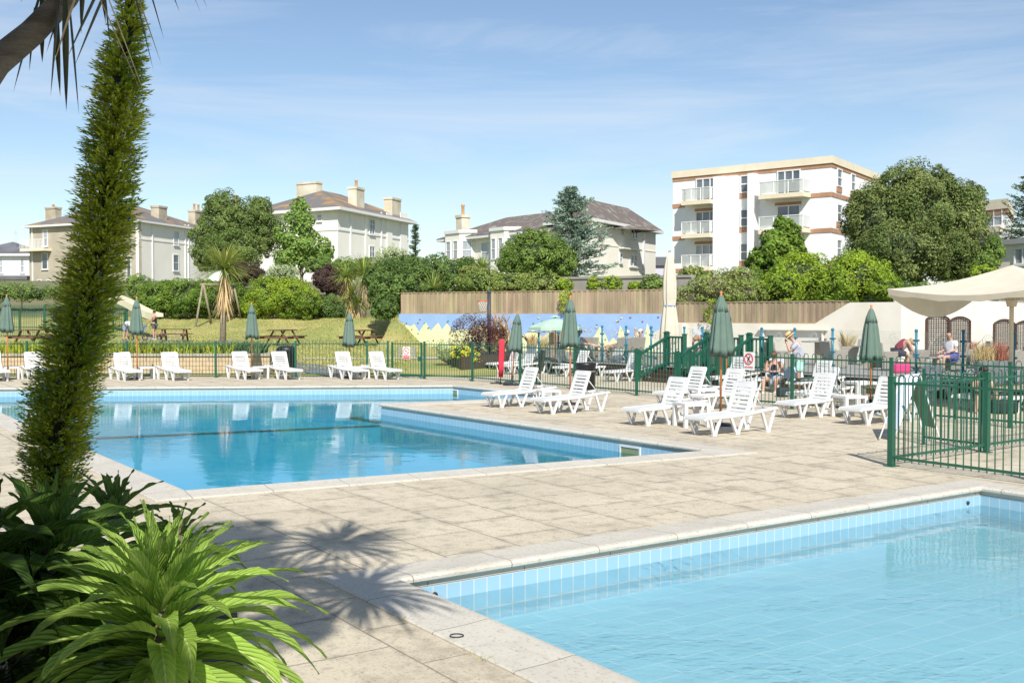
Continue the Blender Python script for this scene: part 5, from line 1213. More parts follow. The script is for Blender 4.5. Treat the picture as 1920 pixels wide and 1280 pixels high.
def chimney(parent,c,w,d,z0,z1,ang,m='chim',pots=2,ph=.5):
    mb=MB(); mb.M=Matrix.Translation((c.x,c.y,0))@Matrix.Rotation(ang,4,'Z'); mb.box(-w/2,w/2,-d/2,d/2,z0,z1-.25); mb.box(-w/2-.08,w/2+.08,-d/2-.08,d/2+.08,z1-.25,z1)
    o=mb.build('chimney',M[m],parent)
    if pots:
        pb=MB(); pb.M=mb.M
        for k in range(pots): x=(k-(pots-1)/2)*w*.45; pb.lathe([(.16,z1),(.15,z1+ph*.8),(.19,z1+ph*.85),(.19,z1+ph),(.1,z1+ph)],10,c=(x,0,0))
        pb.build('chimney_pot',M['pot'],o)
def g0(u,Y): p=P(u,590,Y); return Vector((p.x,p.y,0))
# ---- tan and grey villa at left
Y0=135; cF=g0(261,Y0); cL=g0(57,144); cR=g0(392,151); zE=P(261,413,Y0).z
h1=thing('villa','tan and grey rendered three storey villa behind the flower spike','house',(0,0,0))
FL=Face(cL,cF); FR=Face(cF,cR); back=cL+(cR-cF)
mb=MB(); mb.vprism([(0,2),(FL.L,2),(FL.L,zE),(0,zE)],cL,FL.d,.4); mb.build('wall',M['wall_tan'],h1)
mb=MB(); mb.vprism([(0,2),(FR.L,2),(FR.L,zE),(0,zE)],cF,FR.d,.4)
mb.prism(ccw([cL+FL.d*0-FL.n*.41,cF-FL.n*.5-FR.n*.41,cR-FR.n*.41,back]),2,zE-.02); tag(mb.build('wall',M['wall_pale'],h1),'pale side wall')
mb=MB(); f=hip(mb,[cL,cF,cR,back],zE,zE+3.3); rf=mb.build('roof',M['slate'],h1)
mb=MB(); eaves(mb,f,zE); mb.build('gutter',M['gutter'],rf)
def atface(F,u,v,back_):
    F2=Face(F.a-F.n*back_,F.b-F.n*back_); s,z=F2.px(u,v); return F2.a+F2.d*s,z
c,z=atface(FR,298,375,2.2); chimney(rf,c,1.9,1.2,zE-1,zE+2.6,FR.ang,pots=0)
c,z=atface(FR,368,385,2.5); chimney(rf,c,2.4,1.1,zE-.5,P(368,388,Y0+12).z,FR.ang,pots=2,ph=1.0)
c,z=atface(FL,100,385,4); chimney(rf,c,2.0,1.0,zE,P(100,388,147).z,FL.ang,pots=1,ph=.4)
for (u0,u1,v0,v1) in ((81,90,431,462),(79,90,474,505),(70,78,524,534),(87,96,524,534),(238,246,481,520)): window(FL,u0,u1,v0,v1,h1,rowsn=2)
for (u0,u1,v0,v1) in ((325,335,433,460),(324,335,477,508),(243,247,430,440)): window(FR,u0,u1,v0,v1,h1,rowsn=2) if u0>300 else None
for u in (284.5,346,352): mb=MB(); FR.pbar(mb,u,u+1.4,421,530,.12); mb.build('drainpipe',M['gutter'],h1)
mb=MB(); FR.bar(mb,0,FR.L,FR.px(300,452)[1]-.08,FR.px(300,452)[1]+.08,.06); mb.build('string_course',M['wall_pale'],h1)
mb=MB(); FL.pbar(mb,60,61.5,424,530,.12); mb.build('drainpipe',M['gutter'],h1)
mb=MB(); s0,z0=FL.px(52,470); s1,_=FL.px(97,470); o=FL.a+FL.n*.6
mb.beam(o+FL.d*s0+Vector((0,0,z0)),o+FL.d*s1+Vector((0,0,z0)),1.3,.35); bl=mb.build('balcony',M['creamfascia'],h1)
mb=MB(); o=FL.a+FL.n*1.2; zt=FL.px(70,450)[1]
mb.beam(o+FL.d*s0+Vector((0,0,zt)),o+FL.d*s1+Vector((0,0,zt)),.08,.08)
n=18
for k in range(n+1): q=o+FL.d*(s0+(s1-s0)*k/n); mb.beam(q+Vector((0,0,z0+.1)),q+Vector((0,0,zt)),.06,.06)
mb.build('railing',M['gutter'],bl)
# ---- small white house far left
h=thing('white_house','small white two storey house with grey roof at the far left edge','house',(0,0,0)); a,b=g0(-60,150),g0(56,150); F=Face(a,b); zE=P(0,476,150).z
mb=MB(); walls(mb,[a,b,b+Vector((0,9,0)),a+Vector((0,9,0))],2,zE); mb.build('wall',M['wall_white'],h)
mb=MB(); f=hip(mb,[a,b,b+Vector((0,9,0)),a+Vector((0,9,0))],zE,zE+2.0); rf=mb.build('roof',M['slate_dark'],h); mb=MB(); eaves(mb,f,zE,.3); mb.build('gutter',M['gutter'],rf)
for u in (-2,38): window(F,u,u+8,485,512,h,rowsn=2)
mb=MB(); F.pbar(mb,-60,56,517,524,.9); mb.build('canopy',M['slate_dark'],h)
mb=MB(); q=P(30,455,152); mb.tube([(q.x,q.y,zE),(q.x,q.y,P(30,432,152).z)],.03,5); 
for k in range(4): mb.beam((q.x-.4+.0,q.y,P(30,437+k*4,152).z),(q.x+.4,q.y,P(30,437+k*4,152).z),.03,.03)
mb.build('aerial',M['grey_metal'],h)
# ---- middle villa
Y0=115; cF=g0(634,Y0); cL=g0(470,122); cR=g0(766,132); zE=P(634,388,Y0).z
h2=thing('villa','pale cream three storey villa with lichen covered slate roof and tall chimneys','house',(0,0,0)); FL=Face(cL,cF); FR=Face(cF,cR); back=cL+(cR-cF)
mb=MB(); walls(mb,[cL,cF,cR,back],2,zE-.2); mb.build('wall',M['wall_cream'],h2)
mb=MB(); f=hip(mb,[cL,cF,cR,back],zE-.05,zE+2.9,over=.75); rf=mb.build('roof',M['slate'],h2); mb=MB(); eaves(mb,f,zE-.05,.32); mb.build('gutter',M['gutter'],rf)
c,z=atface(FR,668,385,1.6); chimney(rf,c,1.9,1.1,zE-.6,P(668,347,120).z,FR.ang,'chimw',1,.9)
c,z=atface(FR,736,395,1.4); chimney(rf,c,2.5,1.1,zE-.6,P(736,365,127).z,FR.ang,'chimw',0)
c,z=atface(FL,580,350,8.5); chimney(rf,c,1.0,3.2,zE,P(580,341,128).z,FL.ang+PI/2,'chimw',0)
c,z=atface(FL,441,375,3); chimney(rf,c,.9,.9,zE-.4,P(441,378,124).z,FL.ang,'chimw',1,1.2)
for a_ in ((692,702,411,440),(692,702,461,492)): window(FR,*a_,h2,rowsn=3,cols=2)
for a_ in ((595,604,402,415),(596,603,455,480),(560,570,410,430)): window(FL,*a_,h2)
for u in (656,713.5,750): mb=MB(); FR.pbar(mb,u,u+1.6,398,505,.14); mb.build('drainpipe',M['gutter'],h2)
z=FR.px(660,434)[1]
for F_ in (FR,FL): mb=MB(); F_.bar(mb,0,F_.L,z-.1,z+.1,.07); mb.build('string_course',M['gutter'],h2)
for u in (684,724,752): 
    mb=MB(); FR.pbar(mb,u,u+10 if u!=684 else u+3,400,500,.12,0); mb.build('pilaster',M['wall_cream'],h2)
# ---- right villa with bays
Y1=89; cM=g0(1105,Y1-1); cL=g0(836,105); cR=g0(1229,101); zE=P(1112,410,88).z
h3=thing('villa','cream house with round bay windows and a brown tiled roof behind the blue conifer','house',(0,0,0))
FL=Face(cL,cM); FR=Face(cM,cR); nB=-FL.n
depthL=nB*8.5; cMid=g0(1000,95.2)
# right block
mb=MB(); s_mid=FL.px(1035,440)[0]; pm=FL.a+FL.d*s_mid; walls(mb,[pm,cM,cR,pm+(cR-cM)],2,zE-.1); mb.build('wall',M['wall_cream'],h3)
mb=MB(); f=hip(mb,[pm,cM,cR,pm+(cR-cM)],zE,P(1125,378,95).z,over=.6); rf=mb.build('roof',M['tileroof'],h3); mb=MB(); eaves(mb,f,zE,.25); mb.build('gutter',M['gutter'],rf)
# gable barge
zL=P(900,443,101).z
mb=MB(); walls(mb,[cL,pm,pm+depthL,cL+depthL],2,zL-.15); mb.build('wall',M['wall_cream'],h3)
mb=MB(); f=hip(mb,[cL,pm+FL.d*3,pm+FL.d*3+depthL,cL+depthL],zL,P(960,402,101).z,over=.7); rf2=mb.build('roof',M['tileroof'],h3); mb=MB(); eaves(mb,offs(ccw([cL,pm,pm+depthL,cL+depthL]),.6),zL,.28); mb.build('gutter',M['gutter'],rf2)
c,z=atface(FL,868,400,2.2); chimney(rf2,c,1.0,1.0,zL,P(868,403,106).z,FL.ang,'chimw',1,1.1)
def bay(u0,u1,vt,vb,w1,w2,parent):
    s0,_=FL.px(u0,vb); s1,_=FL.px(u1,vb); z1=FL.px(u0,vt)[1]; W=s1-s0; n=FL.n
    P0=FL.a+FL.d*s0; P3=FL.a+FL.d*s1; P1=P0+FL.d*W*.22+n*W*.25; P2=P3-FL.d*W*.22+n*W*.25
    mb=MB(); mb.prism(ccw([P0,P1,P2,P3]),2,z1-.3); by=mb.build('bay',M['wall_cream'],parent)
    mb=MB(); mb.prism(offs(ccw([P0,P1,P2,P3]),.12),z1-.3,z1); mb.build('cornice',M['gutter'],by)
    for A_,B_ in ((P0,P1),(P1,P2),(P2,P3)):
        F=Face(A_,B_); z0=FL.px(u0,w2)[1]; zt=FL.px(u0,w1)[1]; 
        if F.n.dot(Vector((0,-1,0)))<0.05: continue
        k=2 if F.L>1.8 else 1
        for i in range(k):
            a0=F.L*(i/k)+.12*F.L/k+.05; a1=F.L*((i+1)/k)-.12*F.L/k-.05; fr=MB(); t=.09
            F.bar(fr,a0,a1,zt-t,zt,.1,-.02);F.bar(fr,a0,a1,z0,z0+t,.1,-.02);F.bar(fr,a0,a0+t,z0+t,zt-t,.1,-.02);F.bar(fr,a1-t,a1,z0+t,zt-t,.1,-.02);F.bar(fr,a0+t,a1-t,(z0+zt)/2-.04,(z0+zt)/2+.04,.08,-.02)
            w=fr.build('window',M['gutter'],parent); g=MB(); F.bar(g,a0+t*.8,a1-t*.8,z0+t*.8,zt-t*.8,.015,.005); g.build('pane',M['curtain'],w)
bay(842,890,436,520,455,490,h3); bay(925,972,430,520,449,489,h3)
window(FL,903,917,454,492,h3,glass='curtain')
window(FL,985,1012,428,450,h3,cols=2)
for a_ in ((1163,1169,427,441),(1182,1194,430,447),(1161,1166,474,493),(1180,1193,478,500)): window(FR,*a_,h3,cols=2 if a_[1]-a_[0]>8 else 1,rowsn=2)
mb=MB(); FR.pbar(mb,1205,1207,430,512,.14); mb.build('drainpipe',M['gutter'],h3); mb=MB(); FR.pbar(mb,1160,1194,466,468.5,.5); mb.build('canopy',M['gutter'],h3)
mb=MB(); z=FR.px(1150,461)[1]; FR.bar(mb,2,FR.L,z-.05,z+.05,.04); mb.build('string_course',M['wall_cream'],h3)
# lilac building
h=thing('lilac_building','small lilac walled building with a slate roof edge seen between villa and apartment block','house',(0,0,0)); a,b=g0(1200,112),g0(1275,112)
mb=MB(); walls(mb,[a,b,b+Vector((0,6,0)),a+Vector((0,6,0))],2,P(1240,498,112).z); mb.build('wall',M['lilac'],h)
mb=MB(); z=P(1240,498,112).z; mb.prism(offs(ccw([a,b,b+Vector((0,6,0)),a+Vector((0,6,0))]),.3),z+.0,z+.9); mb.build('roof',M['slate_dark'],h)
# ---- apartment block
cL,cF,cR=g0(1261,89),g0(1557,80),g0(1655,92); zT=P(1557,292,80).z
ap=thing('apartment_block','white four storey apartment block with brown bands and glass balconies','apartment block',(0,0,0)); FL=Face(cL,cF); FR=Face(cF,cR); back=cL+(cR-cF)
mb=MB(); walls(mb,[cL,cF,cR,back],1.5,zT-.05); mb.build('wall',M['wall_white'],ap)
mb=MB(); mb.prism(offs(ccw([cL,cF,cR,back]),.12),zT-.55,zT); rf=mb.build('roof_parapet',M['creamfascia'],ap)
z1=zT-.55
mb=MB(); mb.prism(offs(ccw([cL,cF,cR,back]),.04),z1-.30,z1-.003); mb.build('brick_band',M['brickband'],ap)
def zl(u,v): return FL.px(u,v)[1]
SL=lambda u:FL.px(u,450)[0]
st=zl(1480,366)-zl(1480,431.5); lv=[zl(1480,366)-st*k for k in range(4)]
for k,z in enumerate(lv[:3]):
    for F_,a_,b_ in ((FL,-.03,SL(1284)),(FL,SL(1517),FL.L+.03),(FR,0,FR.L)):
        mb=MB(); F_.bar(mb,a_,b_,z-.33,z+.0,.05); mb.build('brick_band',M['brickband'],ap)
# piers
for (ua,ub,pr) in ((1347,1366,.9),(1366,1386,.55),(1411,1422,.9)):
    mb=MB(); FL.bar(mb,SL(ua),SL(ub),1.5,zT-.86,pr); mb.build('pier',M['wall_white'],ap)
def balcony(ua,ub,z,lbl=None):
    s0,s1=SL(ua),SL(ub); pr=1.35
    mb=MB(); FL.bar(mb,s0,s1,z-.32,z+.02,pr); o=mb.build('balcony',M['creamfascia'],ap)
    fr=MB(); H=.98; e=FL.n*(pr-.05)
    for k in range(4):
        q=FL.a+FL.d*(s0+.04+(s1-s0-.08)*k/3)+e; fr.beam(q+Vector((0,0,z+.02)),q+Vector((0,0,z+H)),.06,.06)
    fr.beam(FL.a+FL.d*s0+e+Vector((0,0,z+H)),FL.a+FL.d*s1+e+Vector((0,0,z+H)),.08,.06)
    for s in (s0+.04,s1-.04): fr.beam(FL.a+FL.d*s+FL.n*.05+Vector((0,0,z+H)),FL.a+FL.d*s+e+Vector((0,0,z+H)),.05,.06)
    fr.build('railing',M['gutter'],o)
    g=MB(); g.beam(FL.a+FL.d*(s0+.05)+e+Vector((0,0,z+.52)),FL.a+FL.d*(s1-.05)+e+Vector((0,0,z+.52)),.015,.86)
    for s in (s0+.04,s1-.04): g.beam(FL.a+FL.d*s+FL.n*.05+Vector((0,0,z+.52)),FL.a+FL.d*s+e+Vector((0,0,z+.52)),.015,.86)
    g.build('glass_panel',M['balcony_glass'],o)
    return o
for k in range(4): balcony(1293,1347,lv[k]+.02)
for k in range(3): balcony(1437,1520,lv[k]+.02)
def awin(s0,s1,z0,z1,cols,rows=1,gl='glass',F=FL,sill=False):
    mb=MB(); t=.09
    F.bar(mb,s0,s1,z1-t,z1,.1);F.bar(mb,s0,s1,z0,z0+t,.1);F.bar(mb,s0,s0+t,z0+t,z1-t,.1);F.bar(mb,s1-t,s1,z0+t,z1-t,.1)
    for k in range(1,cols): ss=s0+(s1-s0)*k/cols; F.bar(mb,ss-.05,ss+.05,z0+t,z1-t,.09)
    for k in range(1,rows): zz=z0+(z1-z0)*k/rows; F.bar(mb,s0+t,s1-t,zz-.05,zz+.05,.085)
    w=mb.build('window',M['gutter'],ap); g=MB(); F.bar(g,s0+t*.8,s1-t*.8,z0+t*.8,z1-t*.8,.02,.01); g.build('pane',M[gl],w)
    if sill: g=MB(); F.bar(g,s0-.05,s1+.05,z0-.42,z0-.02,.06); tag(g.build('sill',M['brickband'],w))
for k in range(4):
    awin(SL(1305),SL(1345),lv[k]+.05,lv[k]+1.92,3,gl=['glass','glass','curtain','curtain'][k])
    mb=MB(); FL.bar(mb,SL(1303),SL(1346),lv[k]+1.94,lv[k]+2.15,.07); mb.build('brick_lintel',M['brickband'],ap) if k>0 else None
for k in range(3):
    awin(SL(1457),SL(1501),lv[k]+.05,lv[k]+1.92,2 if k else 3,gl='glass')
    if k: mb=MB(); FL.bar(mb,SL(1453),SL(1502),lv[k]+1.94,lv[k]+2.15,.07); mb.build('brick_lintel',M['brickband'],ap)
    awin(SL(1388),SL(1410),lv[k]+.45,lv[k]+1.85,1,2,sill=True)
for k in range(3):
    for (a_,b_) in ((1568,1577),(1594,1602)):
        s0=FR.px(a_,400)[0]; s1=FR.px(b_,400)[0]; awin(s0,s1,lv[k]+.55,lv[k]+1.92,1,2,F=FR,sill=True)
def bchair(s,z):
    c=FL.a+FL.d*s+FL.n*.6; m=MB(); m.M=Matrix.Translation((c.x,c.y,z+.05))@Matrix.Rotation(FL.ang,4,'Z'); m.box(-.3,.3,-.25,.25,.4,.46); m.box(-.3,.3,.2,.26,.46,.9)
    for x in (-.27,.27):
        for y_ in (-.22,.22): m.box(x-.02,x+.02,y_-.02,y_+.02,0,.4)
    return m.build('balcony_chair',M['black'])
tag(bchair(SL(1300),lv[3]),'dark chair on the lowest left balcony of the apartment block','chair'); tag(bchair(SL(1490),lv[0]),'dark chair on the top right balcony of the apartment block','chair')
# ---- second block and white building at right
b2=thing('apartment_block','second white and brown apartment block half hidden behind the big round tree','apartment block',(0,0,0)); a,b=g0(1780,104),g0(1886,98); c=g0(1897,108); F=Face(a,b); zt=P(1886,372,98).z
mb=MB(); walls(mb,[a,b,c,a+(c-b)],1.5,zt-.05); mb.build('wall',M['wall_white'],b2)
mb=MB(); mb.prism(offs(ccw([a,b,c,a+(c-b)]),.12),zt-.9,zt); mb.build('roof_parapet',M['creamfascia'],b2); mb=MB(); mb.prism(offs(ccw([a,b,c,a+(c-b)]),.05),zt-1.4,zt-.903); mb.build('brick_band',M['brickband'],b2)
window(F,1848,1880,390,424,b2,cols=2); window(F,1838,1876,444,462,b2,cols=3,rowsn=1,sill=False)
mb=MB(); F.pbar(mb,1838,1882,426,436,.5); mb.build('balcony',M['creamfascia'],b2)
b3=thing('white_building','low white building with a grey flat roof edge above the cream parasol','house',(0,0,0)); a,b=g0(1872,62),g0(1990,58); F=Face(a,b); zt=P(1900,446,60).z
mb=MB(); walls(mb,[a,b,b+Vector((0,7,0)),a+Vector((0,7,0))],1.5,zt-.02); mb.build('wall',M['wall_cream'],b3); mb=MB(); mb.prism(offs(ccw([a,b,b+Vector((0,7,0)),a+Vector((0,7,0))]),.25),zt-.3,zt); mb.build('roof',mat('grey_roof_edge',(.35,.36,.36),.6),b3)
window(F,1902,1935,464,496,b3,glass='curtain',cols=2,rowsn=1)
# ================================================================ vegetation
LM=dict(
 oak=leafm('grey_green_leaf',(.125,.155,.05),.5,.2,c2=(.065,.095,.025),ns=.35),
 bush=leafm('laurel_leaf',(.12,.19,.03),.4,.35,c2=(.07,.13,.02),ns=.5),
 bright=leafm('bright_laurel_leaf',(.21,.29,.03),.35,.4,c2=(.11,.18,.025),ns=.6),
 mid=leafm('mid_green_leaf',(.14,.21,.05),.4,.35,c2=(.085,.14,.03),ns=.5),
 fresh=leafm('fresh_leaf',(.15,.235,.055),.35,.45),
 ivy=leafm('ivy_leaf',(.095,.155,.04),.45,.3,c2=(.055,.095,.025),ns=.7),
 olive=leafm('olive_leaf',(.125,.17,.05),.45,.3,c2=(.07,.11,.028),ns=.4),
 purple=leafm('purple_leaf',(.055,.035,.03),.4,.2),
 blue=leafm('blue_conifer_needle',(.30,.38,.30),.35,.15,c2=(.11,.16,.13),ns=.6),
 dark=leafm('dark_conifer_needle',(.06,.10,.04),.4,.1),
 pale=leafm('pale_shrub_leaf',(.28,.33,.18),.3,.35),
 mixed=leafm('mixed_hedge_leaf',(.20,.24,.07),.45,.35,c2=(.12,.17,.04),ns=.8),
)
def pb(u,v,Y,ru,rv,ry=None):    # lobe from photo position and radii (px) at depth Y
    p=P(u,v,Y); k=Y/FPX; return (p.x,p.y,p.z,ru*k,(ry if ry else (ru+rv)/2*.9*k),rv*k)
def tr(name,label,u,Y,blobs,n,leaf,m,r=.15,gz=None,cat='tree',**kw):
    b=P(u,600,Y); z=gz if gz is not None else max(terr_z(b.x,Y),lawn_z(b.x,Y) if b.x<-.5 and Y<78 else -9)
    return tree(name,label,cat,(b.x,Y,z),[pb(*q) for q in blobs],n,leaf,LM[m],r,**kw)
# big round evergreen oak
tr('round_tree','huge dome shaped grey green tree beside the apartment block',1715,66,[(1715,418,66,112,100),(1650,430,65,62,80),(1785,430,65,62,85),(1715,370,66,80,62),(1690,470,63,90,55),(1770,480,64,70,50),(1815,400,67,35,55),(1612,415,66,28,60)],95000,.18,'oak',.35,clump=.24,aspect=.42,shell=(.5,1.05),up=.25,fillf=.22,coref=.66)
# bushes in front of it
tr('shrub','bright green rounded shrub below the round tree',1612,50,[(1612,525,50,66,42),(1570,535,49,35,30),(1655,540,49,35,25),(1600,500,51,40,25)],15000,.13,'bright',.08,cat='shrub',clump=.3)
tr('shrub','bright green broad shrub right of the maple',1500,48,[(1500,520,48,62,40),(1465,540,47,45,32),(1540,530,48,40,38),(1500,495,49,35,18)],15000,.13,'bright',.08,cat='shrub',clump=.3)
tr('maple_tree','dark green maple in front of the white apartment block',1462,52,[(1462,470,52,40,38),(1470,440,52,26,26),(1435,490,52,32,24),(1495,495,52,30,22),(1462,415,52,9,12),(1480,425,52,9,14)],9000,.17,'bush',.09,clump=.35,coref=.6,aspect=.8)
tr('shrub','twiggy pale shrub above the fence right of the closed cream parasol',1340,47,[(1340,545,47,55,34),(1390,555,47,50,28),(1290,560,47,32,26),(1380,520,48,35,18)],11000,.10,'mixed',.06,cat='shrub',core='core_dry',clump=.3)
tr('shrub','green shrub between the twiggy shrub and the bright shrubs',1425,49,[(1425,548,49,42,30),(1390,560,47.5,40,20)],7000,.12,'mid',.06,cat='shrub')
tr('shrub','small round yellowish shrub by the apartment wall',1298,58,[(1298,512,58,22,12)],1800,.12,'mixed',.05,cat='shrub')
tr('shrub','leafy shrub left of the closed cream parasol',1228,50,[(1228,540,50,30,22)],3000,.12,'mid',.06,cat='shrub')
# climbers hanging on the grey wall
for (u,v,ru,rv,l) in ((1113,533,12,14,'left ivy clump on the grey garden wall'),(1148,532,20,14,'middle ivy clump on the grey garden wall'),(1060,535,14,12,'ivy clump where the grey garden wall meets the shrubs'),(1192,538,14,10,'right ivy clump on the grey garden wall')):
    tr('climbing_plant',l,u,52,[(u,v,52,ru,rv,.35)],900,.12,'bright',.03,cat='climber',gz=1.6,limbs=1)
# blue conifer, round tree before the villa
def conifer(label,u,v0,v1,Y,w,n,m,name='conifer',lean=0,dens=1):
    b=P(u,v1,Y); top=P(u+lean,v0,Y); t=thing(name,label,'tree',(b.x,b.y,b.z-2)); H=top.z-b.z; k=Y/FPX; V=[];tb=MB(); tb.tube([(0,0,-.5),(0,0,2),(top.x-b.x,0,H+2)],[.25,.22,.03],7)
    C=[]
    for i in range(n):
        f=i/n; z=H*(f**.9); rad=w*k*(1-f)**.62*random.uniform(.3,1.05)+.15; a=random.random()*6.283; o=Vector(((top.x-b.x)*f,0,z+2)); d=Vector((math.cos(a),math.sin(a),random.uniform(-.15,.55))); e=o+d*rad; tb.tube([o,o.lerp(e,.6)+Vector((0,0,-.05*rad)),e],[.04,.025,.008],4,cap=False)
        for j in range(int(52*dens)):
            g=.25+.78*random.random()**.7; q=o.lerp(e,g); s=.42*(1.1-g)+.12; C.append((q.x+random.gauss(0,s*.5),q.y+random.gauss(0,s*.5),q.z-abs(random.gauss(0,s*.35))+.1,*d))
    A=np.array(C); k_=len(A); c=A[:,:3]; tdir=A[:,3:]+RNG.normal(size=(k_,3))*.5; tdir/=np.linalg.norm(tdir,axis=1)[:,None]; nn=RNG.normal(size=(k_,3))*.5+[0,0,1]; s=np.cross(nn,tdir); s/=np.linalg.norm(s,axis=1)[:,None]
    L=RNG.uniform(.14,.30,(k_,1)); V=np.empty((k_,4,3)); V[:,0]=c-tdir*L/2; V[:,1]=c+s*.04; V[:,2]=c+tdir*L/2; V[:,3]=c-s*.04
    mb=MB(); mb.v=[tuple(x) for x in V.reshape(-1,3)]; mb.f=[[4*i,4*i+1,4*i+2,4*i+3] for i in range(k_)]; mb.uv=[None]*k_; mb.m=[0]*k_; mb.sm=[False]*k_
    mb.build('crown',LM[m],t); tb.build('trunk',M['bark'],t); return t
conifer('blue green cedar with drooping branches in front of the brown tiled roof',1080,352,535,74,84,190,'blue',lean=-12,dens=1.8)
conifer('narrow dark conifer behind the middle villa',779,418,560,138,17,110,'dark')
tr('broadleaf_tree','round bright green tree before the villa with bay windows',1005,66,[(1005,478,66,56,42),(965,490,66,32,30),(1045,490,66,36,34),(1000,452,66,34,20)],22000,.16,'mid',.15,clump=.26)
# hedge above the mural
tr('hedge','feathery green shrubs overhanging the timber fence above the mural',950,53,[(905,530,53,42,24),(960,533,53,45,22),(1015,534,53,42,20),(885,515,54,25,16),(1050,540,53,22,14)],17000,.13,'mixed',.06,cat='shrub',clump=.3)
tr('ivy_hedge','tall dark ivy covered hedge left of the mural',770,56,[(730,545,56,38,48),(775,540,56,45,48),(830,515,58,50,34),(880,510,60,34,26),(760,500,58,50,18),(720,575,55,25,24),(700,520,60,16,24)],32000,.15,'ivy',.12,cat='hedge',clump=.24)
tr('hedge','clipped bright green hedge behind the middle picnic table',535,72,[(500,560,72,40,40),(545,560,72,42,38),(575,568,71,26,28),(480,575,72,30,25)],26000,.13,'bright',.1,cat='hedge',clump=.22,shell=(.85,1.02))
tr('hedge','dark green hedge between the bright hedge and the cordylines',620,73,[(610,578,73,32,25),(645,582,73,34,22)],9000,.15,'ivy',.1,cat='hedge',clump=.3)
tr('hedge','large glossy green hedge right of the slide',335,72,[(300,562,72,38,36),(350,560,72,50,38),(405,562,72,44,36),(440,565,73,36,34)],32000,.14,'bush',.1,cat='hedge',clump=.22,shell=(.85,1.02))
tr('hedge','lighter rounded hedge end next to the slide',258,76,[(258,538,76,20,24)],5000,.12,'mid',.08,cat='hedge')
tr('garden_shrubs','low mixed shrubs in front of the villas at far left',40,80,[(0,548,80,40,16),(60,550,80,40,14),(-60,546,80,40,18),(110,548,80,30,12),(150,548,80,40,14),(205,548,80,30,12)],9000,.14,'mid',.06,cat='shrub',clump=.35)
tr('dark_red_shrub','dark purple leaved shrub beside the cordyline cluster',612,74,[(612,524,74,25,24),(638,538,74,16,15)],9000,.13,'purple',.08,cat='shrub',clump=.3)
tr('dark_red_shrub','dark purple shrub behind the single cordyline',455,76,[(455,515,76,28,22),(480,512,76,18,14)],5000,.13,'purple',.08,cat='shrub',clump=.3)
tr('topiary_shrub','pale rounded clipped shrub above the bright hedge',530,76,[(530,513,76,33,17)],6000,.09,'pale',.08,cat='shrub',clump=.15,shell=(.9,1.02))
tr('shrub','pale green loose shrub in front of the middle villa',735,78,[(735,482,78,30,20),(720,495,78,25,16)],5000,.13,'pale',.08,cat='shrub',coref=.6)
tr('shrub','green shrubs between the villa tree and the cordylines',645,79,[(650,505,79,40,20),(690,500,79,25,16),(600,500,79,30,18)],8000,.15,'mid',.08,cat='shrub')
# big trees left of the middle villa
tr('broadleaf_tree','large spreading olive green tree behind the single cordyline',440,90,[(420,410,90,42,48),(465,425,90,50,50),(400,450,90,40,45),(445,470,88,58,40),(500,440,90,28,40),(490,395,91,22,26),(385,480,88,24,28),(400,385,91,18,20)],52000,.20,'olive',.3,clump=.24,coref=.62,aspect=.4)
tr('broadleaf_tree','upright fresh green young tree in front of the middle villa',565,86,[(562,408,86,22,26),(555,440,86,34,28),(575,465,86,40,26),(548,480,86,34,24),(600,480,86,22,20),(563,386,86,9,14)],11000,.22,'fresh',.14,core=None,clump=.42,aspect=.7,limbs=9)
# conifer dark at the right edge
conifer('dark spreading cedar at the right edge of the photo',1935,322,520,88,88,200,'dark')
tr('shrub','dark green climbing shrub at the corner of the low white building',1862,60,[(1865,470,60,16,28),(1850,495,60,22,24)],5000,.14,'mid',.08,cat='shrub')
tr('shrub','yellow green bush between the round tree and the open cream parasol',1845,52,[(1845,515,52,26,16),(1880,535,50,40,20),(1820,545,50,40,16)],6000,.13,'bright',.08,cat='shrub')
tr('shrub','dark hedge behind the terrace wall at the right',1740,50,[(1720,555,50,60,20),(1800,550,50,60,20),(1680,545,50,30,22)],8000,.13,'ivy',.08,cat='shrub')
# cordylines
M['cordleaf']=mat('cordyline_leaf',(.19,.31,.07),.45,base2=(.38,.40,.09),nscale=.9,trans=.35,island=.3,spec=.4)
M['cordold']=mat('dead_cordyline_leaf',(.60,.45,.24),.8,island=.3,trans=.2)
def strap(c,d,L,w,droop,seg=6,fold=.25):
    """curved strap leaf: returns verts/faces"""
    d=Vector(d).normalized(); V=[];F=[]; p=Vector(c); side=d.cross(Vector((0,0,1))); side=side.normalized() if side.length>.05 else Vector((1,0,0)); cur=d.copy()
    for i in range(seg+1):
        f=i/seg; ww=w*(.45+1.1*f if f<.4 else (1-f)**.7*1.25)*.5
        nrm=side.cross(cur).normalized()
        V+= [p-side*ww,p-nrm*ww*fold,p+side*ww]
        p=p+cur*(L/seg); cur=(cur+Vector((0,0,-droop*(.4+f)/seg))).normalized()
    for i in range(seg):
        a=3*i; F+= [(a,a+3,a+4,a+1),(a+1,a+4,a+5,a+2)]
    return V,F
def head(mb,c,n,L,w,droop=(.3,1.6),elev=(-.3,1.2),seg=6):
    for _ in range(n):
        a=random.random()*6.283; e=random.uniform(*elev); V,F=strap(c,(math.cos(a)*math.cos(e),math.sin(a)*math.cos(e),math.sin(e)),L*random.uniform(.75,1.15),w,random.uniform(*droop),seg)
        mb.add(V,F,smooth=False)
